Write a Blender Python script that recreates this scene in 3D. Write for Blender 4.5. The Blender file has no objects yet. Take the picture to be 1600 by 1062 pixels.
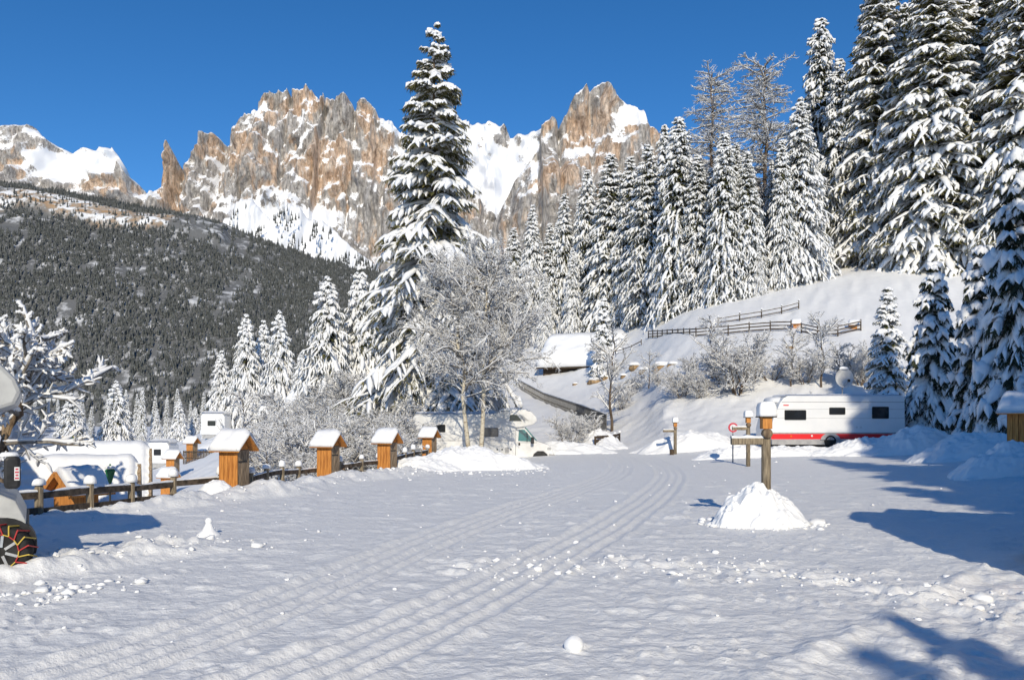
import bpy, math, random
import numpy as np
from mathutils import Vector, Matrix
random.seed(7)
S = bpy.context.scene
COL = S.collection
PI = math.pi
F = 1250.0; CH = 1.75; HY = 660.0; CX = 800.0

# ------------------------------------------------------------------ camera, world, sun, exposure
cam_d = bpy.data.cameras.new('camera'); cam = bpy.data.objects.new('camera', cam_d); COL.objects.link(cam)
cam.location = (0, 0, CH); cam.rotation_euler = (PI/2, 0, 0)
cam_d.lens = 36*F/1600; cam_d.sensor_width = 36; cam_d.shift_y = (HY-531)/1600
cam_d.clip_start = 0.1; cam_d.clip_end = 30000
S.camera = cam
EL = math.radians(27); AZX = 0.05
w = bpy.data.worlds.new('World'); S.world = w; w.use_nodes = True
nt = w.node_tree; bg = nt.nodes['Background']
sky = nt.nodes.new('ShaderNodeTexSky'); sky.sky_type = 'NISHITA'; sky.sun_disc = False
sky.sun_elevation = EL; sky.sun_rotation = PI - AZX
sky.altitude = 2600; sky.air_density = 1.0; sky.dust_density = 0.0; sky.ozone_density = 3.0
hs = nt.nodes.new('ShaderNodeHueSaturation'); hs.inputs['Saturation'].default_value = 1.27; hs.inputs['Hue'].default_value = 0.502; hs.inputs['Value'].default_value = 1.10
nt.links.new(sky.outputs[0], hs.inputs['Color']); nt.links.new(hs.outputs[0], bg.inputs[0]); bg.inputs[1].default_value = 0.115
sd = bpy.data.lights.new('sun', 'SUN'); sun = bpy.data.objects.new('sun', sd); COL.objects.link(sun)
sd.energy = 3.6; sd.angle = math.radians(0.53); sd.color = (1.0, 0.895, 0.70)
ldir = Vector((-AZX*math.cos(EL), math.cos(EL), -math.sin(EL)))
sun.rotation_euler = ldir.to_track_quat('-Z', 'Y').to_euler()
S.view_settings.view_transform = 'Standard'; S.view_settings.look = 'None'
S.view_settings.exposure = 0.14; S.view_settings.gamma = 1.0; S.view_settings.use_curve_mapping = False

# ------------------------------------------------------------------ numpy noise
def _h(ix, iy, s):
    n = (ix*374761393 + iy*668265263 + s*1442695041) & 0xffffffff
    n = ((n ^ (n >> 13))*1274126177) & 0xffffffff
    return ((n ^ (n >> 16)) & 0xffff)/65535.0
def vn(x, y, s=0):
    x = np.asarray(x, float); y = np.asarray(y, float)
    ix = np.floor(x).astype(np.int64); iy = np.floor(y).astype(np.int64)
    fx = x-ix; fy = y-iy
    fx = fx*fx*fx*(fx*(fx*6-15)+10); fy = fy*fy*fy*(fy*(fy*6-15)+10)
    a = _h(ix, iy, s); b = _h(ix+1, iy, s); c = _h(ix, iy+1, s); d = _h(ix+1, iy+1, s)
    return (a+(b-a)*fx+(c-a)*fy+(a-b-c+d)*fx*fy)*2-1
def fbm(x, y, o=4, s=0, g=0.5, l=2.03):
    r = 0; a = 1; t = 0
    for i in range(o):
        r = r+a*vn(x, y, s+i*17); t += a; a *= g; x = x*l+3.1; y = y*l+7.7
    return r/t
def ridged(x, y, o=4, s=0):
    r = 0; a = 1; t = 0
    for i in range(o):
        r = r+a*(1-2*np.abs(vn(x, y, s+i*31))); t += a; a *= 0.5; x = x*2.07+5; y = y*2.07+1
    return r/t
def sstep(a, b, x):
    t = np.clip((x-a)/(b-a), 0, 1); return t*t*(3-2*t)

# ------------------------------------------------------------------ materials
def mat(name, rough=0.7, col=(.5, .5, .5), spec=0.3, metal=0.0):
    m = bpy.data.materials.new(name); m.use_nodes = True
    b = m.node_tree.nodes['Principled BSDF']
    b.inputs['Base Color'].default_value = (*col, 1); b.inputs['Roughness'].default_value = rough
    b.inputs['Specular IOR Level'].default_value = spec; b.inputs['Metallic'].default_value = metal
    return m, m.node_tree, b
def N(t, kind, **kw):
    n = t.nodes.new(kind)
    for k, v in kw.items():
        if k.startswith('i_'): n.inputs[k[2:].replace('_', ' ')].default_value = v
        else: setattr(n, k, v)
    return n
def coords(t, scale=(1, 1, 1), kind='Object'):
    tc = N(t, 'ShaderNodeTexCoord'); mp = N(t, 'ShaderNodeMapping'); mp.inputs['Scale'].default_value = scale
    t.links.new(tc.outputs[kind], mp.inputs[0]); return mp.outputs[0]
def noise(t, vec, scale, detail=4, rough=.55):
    n = N(t, 'ShaderNodeTexNoise'); n.inputs['Scale'].default_value = scale; n.inputs['Detail'].default_value = detail
    n.inputs['Roughness'].default_value = rough; t.links.new(vec, n.inputs['Vector']); return n.outputs['Fac']
def ramp(t, fac, stops):
    r = N(t, 'ShaderNodeValToRGB'); e = r.color_ramp.elements
    while len(e) < len(stops): e.new(0.5)
    for i, (p, c) in enumerate(stops):
        e[i].position = p; e[i].color = (*c, 1) if len(c) == 3 else c
    t.links.new(fac, r.inputs[0]); return r.outputs[0]
def bump(t, b, h, strength=.3, dist=.02, prev=None):
    n = N(t, 'ShaderNodeBump'); n.inputs['Strength'].default_value = strength; n.inputs['Distance'].default_value = dist
    t.links.new(h, n.inputs['Height'])
    if prev: t.links.new(prev, n.inputs['Normal'])
    t.links.new(n.outputs[0], b.inputs['Normal']); return n.outputs[0]
def two(name, c1, c2, scale, rough=.75, vec=(1, 1, 1), detail=5, lo=.35, hi=.65, bs=.3, bd=.01, spec=.3, metal=0.):
    m, t, b = mat(name, rough, c1, spec, metal); v = coords(t, vec); n = noise(t, v, scale, detail)
    t.links.new(ramp(t, n, [(lo, c1), (hi, c2)]), b.inputs['Base Color'])
    if bs: bump(t, b, n, bs, bd)
    return m
def snow_mat(name, c1, c2, s1, s2, d1, d2):
    m, t, b = mat(name, .55, c1, .25); v = coords(t)
    n1 = noise(t, v, s1, 6, .6); n2 = noise(t, v, s2, 4, .6)
    t.links.new(ramp(t, n1, [(.3, c1), (.7, c2)]), b.inputs['Base Color'])
    p = bump(t, b, n1, .8, d1); bump(t, b, n2, .6, d2, p)
    return m
M = {}
M['ground'] = snow_mat('packed_snow', (.78, .785, .79), (.86, .86, .86), 14, 70, .028, .008)
M['slope'] = snow_mat('slope_snow', (.80, .805, .81), (.86, .86, .86), 1.1, 6, .06, .02)
M['far_ground'] = snow_mat('valley_snow', (.78, .79, .82), (.86, .87, .88), .3, 2, .1, .05)
M['snow'] = snow_mat('fresh_snow', (.84, .85, .87), (.88, .885, .89), 5, 30, .02, .004)
M['tree_snow'] = mat('branch_snow', .6, (.86, .865, .88), .2)[0]
M['tree_snow'] = two('branch_snow', (.78, .79, .81), (.88, .885, .895), 4, .6, bs=.5, bd=.04, spec=.2)
M['needle'] = two('spruce_needles', (.040, .052, .020), (.125, .118, .046), 2.5, .65, bs=0, lo=.3, hi=.7)
M['needle_olive'] = two('olive_needles', (.065, .072, .026), (.19, .165, .065), 2.2, .65, bs=0, lo=.3, hi=.7)
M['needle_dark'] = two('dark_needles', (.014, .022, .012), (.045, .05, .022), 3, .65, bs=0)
M['bark'] = two('spruce_bark', (.07, .05, .035), (.16, .12, .09), 6, .9, (1, 1, .3))
M['twig'] = two('frosted_twigs', (.10, .085, .07), (.30, .27, .23), 9, .85, bs=0)
M['birch'] = two('pale_bark', (.22, .17, .11), (.55, .50, .40), 5, .8, (1, 1, 3), lo=.3, hi=.5)
M['old_bark'] = two('brown_bark', (.09, .06, .04), (.30, .22, .14), 8, .9, (1, 1, .4))
M['orange_wood'] = two('orange_timber', (.30, .10, .02), (.62, .27, .065), 7, .6, (6, 6, .5), bs=.4, bd=.005, lo=.3, hi=.62)
M['grey_wood'] = two('weathered_timber', (.13, .09, .055), (.38, .29, .20), 6, .85, (6, 6, .6), bs=.5, bd=.006)
M['rail_wood'] = two('rail_timber', (.035, .027, .02), (.13, .10, .075), 8, .9, (1, 1, 1), bs=.4, bd=.006)
M['post_wood'] = two('post_timber', (.12, .095, .065), (.33, .27, .19), 7, .9, (5, 5, .6), bs=.5, bd=.006)
M['dark_wood'] = two('dark_timber', (.03, .022, .016), (.10, .07, .045), 5, .9, (3, 3, 1))
M['grey_board'] = two('silvered_board', (.10, .10, .095), (.25, .24, .225), 4, .9, (4, 4, .7))
M['white_paint'] = two('white_bodywork', (.74, .75, .76), (.80, .80, .80), 1.2, .32, bs=0, spec=.5)
M['dirty_white'] = two('road_grimed_white', (.58, .58, .575), (.74, .74, .74), 1.6, .42, bs=0, spec=.45)
M['silver'] = two('silver_bodywork', (.42, .42, .41), (.52, .52, .50), 5, .42, bs=.1, bd=.003, spec=.5, metal=.15)
M['grey_paint'] = two('grey_skirt', (.30, .30, .31), (.40, .40, .40), 4, .5, bs=0)
M['red'] = mat('red_stripe', .4, (.70, .018, .022), .5)[0]
M['glass'] = mat('dark_window', .07, (.018, .020, .022), .6)[0]
M['teal_glass'] = mat('teal_windscreen', .08, (.03, .16, .17), .7)[0]
M['black'] = two('black_plastic', (.012, .012, .013), (.03, .03, .032), 6, .5, bs=0)
M['rubber'] = two('tyre_rubber', (.012, .012, .012), (.03, .03, .03), 9, .85)
M['metal'] = two('wheel_metal', (.35, .35, .36), (.5, .5, .5), 6, .35, bs=0, metal=.6)
M['yellow'] = mat('yellow_chain', .5, (.50, .36, .06))[0]
M['chain_red'] = mat('red_chain', .5, (.38, .03, .03))[0]
M['green'] = mat('green_enamel', .4, (.012, .13, .05), .5)[0]
M['tractor_green'] = two('tractor_green', (.05, .10, .03), (.12, .17, .05), 4, .5, bs=0)
M['orange_lamp'] = mat('amber_lens', .25, (.8, .22, .02), .5)[0]
M['rock'] = two('bank_rock', (.16, .11, .06), (.42, .28, .15), 2.5, .9, bs=.6, bd=.05)
M['sign_red'] = mat('sign_red', .5, (.55, .06, .09))[0]
M['dish'] = two('dish_grey', (.45, .46, .47), (.60, .60, .60), 4, .5, bs=0)

# ------------------------------------------------------------------ object helpers
def link(o, parent=None):
    COL.objects.link(o)
    if parent is not None: o.parent = parent
    return o
def tag(o, label=None, cat=None, group=None, kind=None):
    if label: o['label'] = label
    if cat: o['category'] = cat
    if group: o['group'] = group
    if kind: o['kind'] = kind
    return o
def mesh_np(name, V, Q=None, T=None, m=None, parent=None, smooth=True, attrs=None):
    me = bpy.data.meshes.new(name)
    V = np.ascontiguousarray(V, np.float32).reshape(-1, 3)
    nq = 0 if Q is None else len(Q); ntr = 0 if T is None else len(T)
    loops = []
    if nq: loops.append(np.asarray(Q, np.int32).ravel())
    if ntr: loops.append(np.asarray(T, np.int32).ravel())
    loops = np.concatenate(loops).astype(np.int32)
    me.vertices.add(len(V)); me.vertices.foreach_set('co', V.ravel())
    me.loops.add(len(loops)); me.loops.foreach_set('vertex_index', loops)
    me.polygons.add(nq+ntr)
    st = np.concatenate([np.arange(nq)*4, nq*4+np.arange(ntr)*3]).astype(np.int32)
    me.polygons.foreach_set('loop_start', st)
    me.update(calc_edges=True)
    if smooth: me.polygons.foreach_set('use_smooth', np.ones(nq+ntr, bool))
    if attrs:
        for k, a in attrs.items():
            at = me.attributes.new(k, 'FLOAT', 'POINT'); at.data.foreach_set('value', np.asarray(a, np.float32).ravel())
    me.validate()
    if m: me.materials.append(m)
    o = bpy.data.objects.new(name, me); return link(o, parent)
def empty(name, loc, rz=0.0, sc=1.0):
    o = bpy.data.objects.new(name, None); o.location = loc; o.rotation_euler = (0, 0, rz); o.scale = (sc, sc, sc)
    o.empty_display_size = .2; return link(o)
def thing(name, loc, label, cat, group=None, rz=0.0, sc=1.0):
    return tag(empty(name, loc, rz, sc), label, cat, group)
def children(o): return [c for c in bpy.data.objects if c.parent is o]
def copy_tree(src, kids, loc, rz, sc, label, group=None):
    r = src.copy(); COL.objects.link(r); r.location = loc; r.rotation_euler = (0, 0, rz)
    r.scale = sc if isinstance(sc, tuple) else (sc, sc, sc)
    r['label'] = label
    if group: r['group'] = group
    for ch, subs in kids:
        c = ch.copy(); COL.objects.link(c); c.parent = r
        for s_ in subs:
            d = s_.copy(); COL.objects.link(d); d.parent = c
    return r
def kidlist(o): return [(c, children(c)) for c in children(o)]

class MB:
    def __init__(s): s.v = []; s.f = []
    def add(s, vs, fs):
        n = len(s.v); s.v += [tuple(p) for p in vs]; s.f += [tuple(i+n for i in f) for f in fs]; return s
    def box(s, x0, x1, y0, y1, z0, z1, jit=0):
        r = (lambda: random.uniform(-jit, jit)) if jit else (lambda: 0)
        vs = [(x+r(), y+r(), z+r()) for z in (z0, z1) for y in (y0, y1) for x in (x0, x1)]
        return s.add(vs, [(0, 2, 3, 1), (4, 5, 7, 6), (0, 1, 5, 4), (2, 6, 7, 3), (0, 4, 6, 2), (1, 3, 7, 5)])
    def beam(s, a, b, wd, ht, seg=1, jit=0):
        a = Vector(a); b = Vector(b); t = (b-a).normalized(); up = Vector((0, 0, 1))
        if abs(t.z) > .95: up = Vector((1, 0, 0))
        sd_ = t.cross(up).normalized(); up = sd_.cross(t)
        vs = []
        for k in range(seg+1):
            p = a.lerp(b, k/seg)
            o = Vector([random.uniform(-jit, jit) for _ in range(3)]) if jit else Vector()
            for q in ((-1, -1), (1, -1), (1, 1), (-1, 1)): vs.append(p+o+sd_*q[0]*wd/2+up*q[1]*ht/2)
        fs = [(3, 2, 1, 0), tuple(4*seg+i for i in range(4))]
        for k in range(seg):
            for i in range(4): fs.append((4*k+i, 4*k+(i+1) % 4, 4*k+4+(i+1) % 4, 4*k+4+i))
        return s.add(vs, fs)
    def prism(s, pts, y0, y1):       # x-z polygon extruded along y
        n = len(pts)
        vs = [(p[0], y0, p[1]) for p in pts]+[(p[0], y1, p[1]) for p in pts]
        fs = [tuple(range(n)), tuple(range(2*n-1, n-1, -1))]
        for i in range(n): fs.append((i, i+n, (i+1) % n+n, (i+1) % n))
        return s.add(vs, fs)
    def prismx(s, pts, x0, x1):      # y-z polygon extruded along x
        n = len(pts)
        vs = [(x0, p[0], p[1]) for p in pts]+[(x1, p[0], p[1]) for p in pts]
        fs = [tuple(range(n-1, -1, -1)), tuple(range(n, 2*n))]
        for i in range(n): fs.append((i, (i+1) % n, (i+1) % n+n, i+n))
        return s.add(vs, fs)
    def lathe(s, prof, c=(0, 0, 0), axis='z', n=16, close=True):
        vs = []
        for (r, h) in prof:
            for k in range(n):
                a = 2*PI*k/n; p = (r*math.cos(a), r*math.sin(a), h)
                if axis == 'y': p = (p[0], p[2], p[1])
                if axis == 'x': p = (p[2], p[0], p[1])
                vs.append((p[0]+c[0], p[1]+c[1], p[2]+c[2]))
        fs = []
        for j in range(len(prof)-1):
            for k in range(n): fs.append((j*n+k, j*n+(k+1) % n, (j+1)*n+(k+1) % n, (j+1)*n+k))
        if close: fs.append(tuple(range(n-1, -1, -1))); fs.append(tuple((len(prof)-1)*n+k for k in range(n)))
        return s.add(vs, fs)
    def build(s, name, m, parent=None, smooth=False, bevel=0, xf=None):
        me = bpy.data.meshes.new(name); vs = s.v
        if xf is not None: vs = [tuple(xf @ Vector(p)) for p in vs]
        me.from_pydata(vs, [], s.f)
        import bmesh
        b = bmesh.new(); b.from_mesh(me); bmesh.ops.recalc_face_normals(b, faces=b.faces); b.to_mesh(me); b.free()
        if smooth: me.polygons.foreach_set('use_smooth', [True]*len(me.polygons))
        me.materials.append(m)
        o = bpy.data.objects.new(name, me); link(o, parent)
        if bevel:
            bv = o.modifiers.new('bevel', 'BEVEL'); bv.width = bevel; bv.segments = 2; bv.limit_method = 'ANGLE'
        return o

def snow_lump(name, size, parent=None, loc=(0, 0, 0), seed=0, m=None, n=14, flat=.55, lump=.12):
    """rounded cushion of snow with a flat underside; size = (x, y, z)"""
    vs = []; fs = []
    rows = n//2
    for j in range(rows+1):
        ph = PI/2*j/rows
        for k in range(n):
            th = 2*PI*k/n
            cx, cy = math.cos(th), math.sin(th)
            q = max(abs(cx), abs(cy))**-flat
            rr = math.cos(ph)**(.55 if flat < .8 else .3)*q
            d = 1+lump*float(fbm(np.array([cx*1.7+seed*3.1]), np.array([cy*1.7+ph*1.3]), 3, seed)[0])
            vs.append((loc[0]+size[0]/2*rr*cx*d, loc[1]+size[1]/2*rr*cy*d, loc[2]+size[2]*math.sin(ph)**.8*d))
    for j in range(rows):
        for k in range(n): fs.append((j*n+k, j*n+(k+1) % n, (j+1)*n+(k+1) % n, (j+1)*n+k))
    fs.append(tuple(range(n-1, -1, -1))); fs.append(tuple(rows*n+k for k in range(n)))
    b = MB(); b.add(vs, fs); return b.build(name, m or M['snow'], parent, True)
def snow_profile(name, sec, x0, x1, th, parent, nu=18, nv=8, seed=0, sag=.03, m=None):
    """snow blanket lying over a y-z section polyline, running from x0 to x1"""
    sec = np.array(sec, float); dl = np.r_[0, np.cumsum(np.linalg.norm(np.diff(sec, axis=0), axis=1))]
    tot = dl[-1]; K = nv*(len(sec)-1)+1; tt = np.linspace(0, tot, K)
    py = np.interp(tt, dl, sec[:, 0]); pz = np.interp(tt, dl, sec[:, 1])
    gy = np.gradient(py); gz = np.gradient(pz); nl = np.hypot(gy, gz); ny = -gz/nl; nz = gy/nl
    if nz.mean() < 0: ny, nz = -ny, -nz
    X = np.linspace(x0, x1, nu)[:, None]*np.ones((1, K))
    ev = np.minimum(tt, tot-tt)[None, :]; eu = np.minimum(X-min(x0, x1), max(x0, x1)-X)
    e = np.minimum(ev, eu)/th
    hgt = th*(1-np.clip(1-e, 0, 1)**2.5*.9)
    hgt = hgt*(1+.22*fbm(X*3.1/ max(.5, th*4), tt[None, :]*2.5+seed, 3, seed))
    bulge = th*.18*np.clip(1-e, 0, 1)
    Yt = py[None, :]+ny[None, :]*hgt; Zt = pz[None, :]+nz[None, :]*hgt
    Zt = Zt + th*.25*np.cos(np.clip((pz.max()-pz)/(.6*th+.001), 0, PI/2))[None, :]*0
    top = np.stack([X, Yt, Zt], -1); bot = np.stack([X, py[None, :]*np.ones_like(X)-ny[None, :]*0, pz[None, :]*np.ones_like(X)-.004], -1)
    V = np.concatenate([top.reshape(-1, 3), bot.reshape(-1, 3)])
    idx = np.arange(nu*K).reshape(nu, K); o_ = nu*K
    Q = [np.stack([idx[:-1, :-1], idx[1:, :-1], idx[1:, 1:], idx[:-1, 1:]], -1).reshape(-1, 4)]
    Q.append(Q[0][:, ::-1]+o_)
    for a in (idx[0], idx[-1], idx[:, 0], idx[:, -1]):
        Q.append(np.stack([a[:-1], a[1:], a[1:]+o_, a[:-1]+o_], -1))
    ob = mesh_np(name, V, np.concatenate(Q), None, m or M['snow'], parent, True)
    return ob

# ------------------------------------------------------------------ terrain
PXC = np.array([-900, -300, 0, 130, 250, 330, 400, 520, 620, 700, 780, 860, 950, 1010, 1050, 1120, 1200, 1350, 1500, 1600, 2000, 2600], float)
YR = np.array([0, 14, 17, 20, 24, 28, 32, 36, 42, 50, 60, 70, 85, 100, 120, 160, 250, 600, 1300, 2600, 7000], float)
ZT = {
 -900: [0, 0, -.6, -1.5, -2.2, -2.5, -2.5, -2.5, -2.5, -2.5, -2.5, -2.5, -2.5, -2.5, -2.5, -2.5, -3, -4, -4, -4, -4],
 0:    [0, 0, -.6, -1.5, -2.2, -2.5, -2.5, -2.5, -2.5, -2.5, -2.5, -2.5, -2.5, -2.5, -2.5, -2.5, -3, -4, -4, -4, -4],
 130:  [0, 0, -.3, -1.3, -2.1, -2.5, -2.5, -2.5, -2.5, -2.5, -2.5, -2.5, -2.4, -2.4, -2.3, -2.3, -3, -4, -4, -4, -4],
 250:  [0, 0, 0, -.5, -1.6, -2.1, -2.3, -2.4, -2.4, -2.4, -2.2, -2., -2., -2., -2., -2., -3, -4, -4, -4, -4],
 330:  [0, 0, 0, 0, -.7, -1.3, -1.6, -1.7, -1.6, -1.3, -.6, .1, .6, .9, .9, .5, -1, -4, -4, -4, -4],
 400:  [0, 0, 0, 0, -.2, -.8, -1.0, -1.0, -.8, -.3, .6, 1.3, 1.8, 2.2, 2.2, 2, 0, -4, -4, -4, -4],
 520:  [0, 0, 0, 0, 0, -.1, -.5, -.6, -.4, .6, 2.0, 3.2, 4.8, 6.2, 7.6, 8, 4, -4, -4, -4, -4],
 620:  [0, 0, 0, 0, 0, 0, 0, -.2, -.2, .5, 1.6, 3.0, 5.0, 6.8, 8.6, 10, 8, 0, -4, -4, -4],
 700:  [0, 0, 0, 0, 0, 0, 0, -.1, -.2, .4, 1.5, 2.8, 5.0, 7.2, 10, 13, 12, 5, 0, -4, -4],
 780:  [0, 0, 0, 0, 0, 0, 0, -.1, -.2, .2, 1.2, 2.2, 4.2, 6.2, 11.5, 17, 18, 10, 5, -4, -4],
 860:  [0, 0, 0, 0, 0, 0, 0, 0, 0, .2, 1.0, 2.0, 3.6, 7.0, 13.2, 21, 24, 15, 5, -4, -4],
 950:  [0, 0, 0, 0, 0, 0, 0, 0, 0, .2, 1.0, 2.3, 5.2, 10.0, 17.0, 25, 28, 20, 5, -4, -4],
 1010: [0, 0, 0, 0, 0, 0, 0, 0, 0, .2, 1.6, 4.2, 8.6, 13.5, 19, 27, 32, 24, 8, -4, -4],
 1050: [0, 0, 0, 0, 0, 0, 0, 0, .1, .7, 3.6, 7.0, 12., 15.5, 20.5, 29, 35, 28, 10, -4, -4],
 1120: [0, 0, 0, 0, 0, 0, .05, .15, .3, 1.4, 4.8, 8.4, 13.5, 18.0, 23.5, 32, 38, 32, 12, -4, -4],
 1200: [0, 0, 0, 0, 0, 0, .1, .25, .45, 1.8, 5.4, 9.2, 14.6, 19.5, 26, 34, 42, 36, 12, -4, -4],
 1350: [0, 0, 0, 0, 0, .1, .2, .35, .55, 2.4, 6.6, 10.8, 16.8, 22.0, 29, 38, 46, 40, 12, -4, -4],
 1500: [0, 0, 0, .1, .3, .4, .45, .55, .9, 3.2, 7.4, 11.5, 17.6, 23.0, 31, 42, 52, 46, 12, -4, -4],
 1600: [0, 0, .1, .3, .5, .55, .6, .7, 1.3, 3.8, 8.0, 12.2, 18.2, 24.0, 32, 44, 56, 50, 12, -4, -4],
 2600: [0, 0, .1, .3, .5, .6, .7, .9, 1.8, 4.8, 9.0, 13.5, 19.5, 25, 34, 46, 60, 55, 12, -4, -4]}
def _tab():
    cols = [ZT.get(int(p)) for p in PXC]
    cols[1] = ZT[0]; cols[-2] = ZT[2600]
    Z = np.array(cols)
    us = np.linspace(-900, 2600, 351); ys = np.linspace(0, 1, 401)
    lr = np.log1p(YR/8)/np.log1p(7000/8)
    A = np.array([np.interp(us, PXC, Z[:, j]) for j in range(len(YR))])
    B = np.array([np.interp(ys, lr, A[:, i]) for i in range(len(us))])
    for _ in range(3):
        for ax, r in ((0, 2), (1, 2)):
            k = np.ones(2*r+1)/(2*r+1)
            pd = [(0, 0), (0, 0)]; pd[ax] = (r, r)
            Bp = np.pad(B, pd, mode='edge'); B = np.apply_along_axis(lambda v: np.convolve(v, k, 'valid'), ax, Bp)
    return B
TAB = _tab()
def base_z(x, y):
    x = np.asarray(x, float); y = np.asarray(y, float)
    yy = np.maximum(y, .5); u = np.clip((x/yy*F+CX+900)/10, 0, 349.999)
    v = np.clip(np.log1p(yy/8)/np.log1p(7000/8)*400, 0, 399.999)
    i = u.astype(int); j = v.astype(int); a = u-i; b = v-j
    z = TAB[i, j]*(1-a)*(1-b)+TAB[i+1, j]*a*(1-b)+TAB[i, j+1]*(1-a)*b+TAB[i+1, j+1]*a*b
    return np.where(y > 3, z, 0)
def px2w(px, Y): return (px-CX)/F*Y
def W(px, py, Y): return Vector((px2w(px, Y), Y, CH+(HY-py)/F*Y))
def gnd(px, py):                     # world point on the terrain seen at a pixel
    return W(px, py, float(2187.5/max(1., py-HY))) if py > 735 else hill(px, py)
def hill(px, py, y0=25, y1=240):
    Y = np.linspace(y0, y1, 3000); x = px2w(px, Y); z = base_z(x, Y)
    s = HY-(z-CH)*F/Y
    k = np.argmax(s <= py)
    if s[k] > py: k = np.argmin(s)
    return Vector((x[k], Y[k], z[k]))
def spline(pts, n=240):
    P = np.array(pts, float); d = np.r_[0, np.cumsum(np.linalg.norm(np.diff(P, axis=0), axis=1))]
    t = np.linspace(0, d[-1], n); k = 9
    out = []
    for c in range(2):
        q = np.interp(t, d, P[:, c]); q = np.convolve(np.pad(q, (k*2, k*2), mode='reflect', reflect_type='odd'), np.hanning(4*k+3)[1:-1]/np.hanning(4*k+3).sum(), 'valid'); out.append(q)
    return np.stack(out, 1), t
def dist_line(X, Y, pts, maxd=1.5):
    C, t = spline(pts)
    d = np.full(X.shape, 99.); s = np.zeros(X.shape); side = np.zeros(X.shape)
    for a in range(0, X.size, 40000):
        xs = X.flat[a:a+40000]; ys = Y.flat[a:a+40000]
        dx = xs[:, None]-C[None, :-1, 0]; dy = ys[:, None]-C[None, :-1, 1]
        tx = np.diff(C[:, 0])[None]; ty = np.diff(C[:, 1])[None]; L2 = tx*tx+ty*ty
        f = np.clip((dx*tx+dy*ty)/L2, 0, 1); ex = dx-f*tx; ey = dy-f*ty
        dd = ex*ex+ey*ey; k = np.argmin(dd, 1); r = np.arange(len(k))
        d.flat[a:a+40000] = np.sqrt(dd[r, k]); s.flat[a:a+40000] = t[k]+f[r, k]*(t[1]-t[0])
        side.flat[a:a+40000] = np.sign(ex[r, k]*ty[0, k]-ey[r, k]*tx[0, k])
    return d*side, s
TRB = [(-3.5, 2.2), (-1.22, 5.44), (-.58, 7.3), (.4, 9.94), (1.75, 13.7), (3.1, 18), (4.5, 23), (5.8, 29), (6.4, 36), (6.8, 44), (8.2, 56), (10.3, 68), (12, 84)]
TRA = [(-4.6, 2.8), (-2.6, 5.44), (-2.0, 8.4), (-1.03, 12.9), (.73, 18.2), (2.3, 22.5), (3.7, 27.5), (4.8, 35), (5.3, 44), (6.7, 56), (8.9, 68), (10.6, 84)]
BERMS = [ # points, half width, height
 ([(-10.5, 12.7), (-9.2, 13.6), (-8.4, 15.0), (-7.7, 16.6), (-6.6, 18.1), (-5.8, 19.7), (-5.6, 22.0), (-5.1, 24.3), (-3.9, 26.6), (-3.1, 28.6)], .95, .30),
 ([(-8.5, 8.6), (-6.6, 8.9), (-5.6, 9.6), (-4.9, 10.6), (-4.3, 11.3), (-3.7, 11.7)], .75, .24),
 ([(-6.4, 6.6), (-5.0, 7.3), (-4.2, 8.8)], .5, .06),
]
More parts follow.
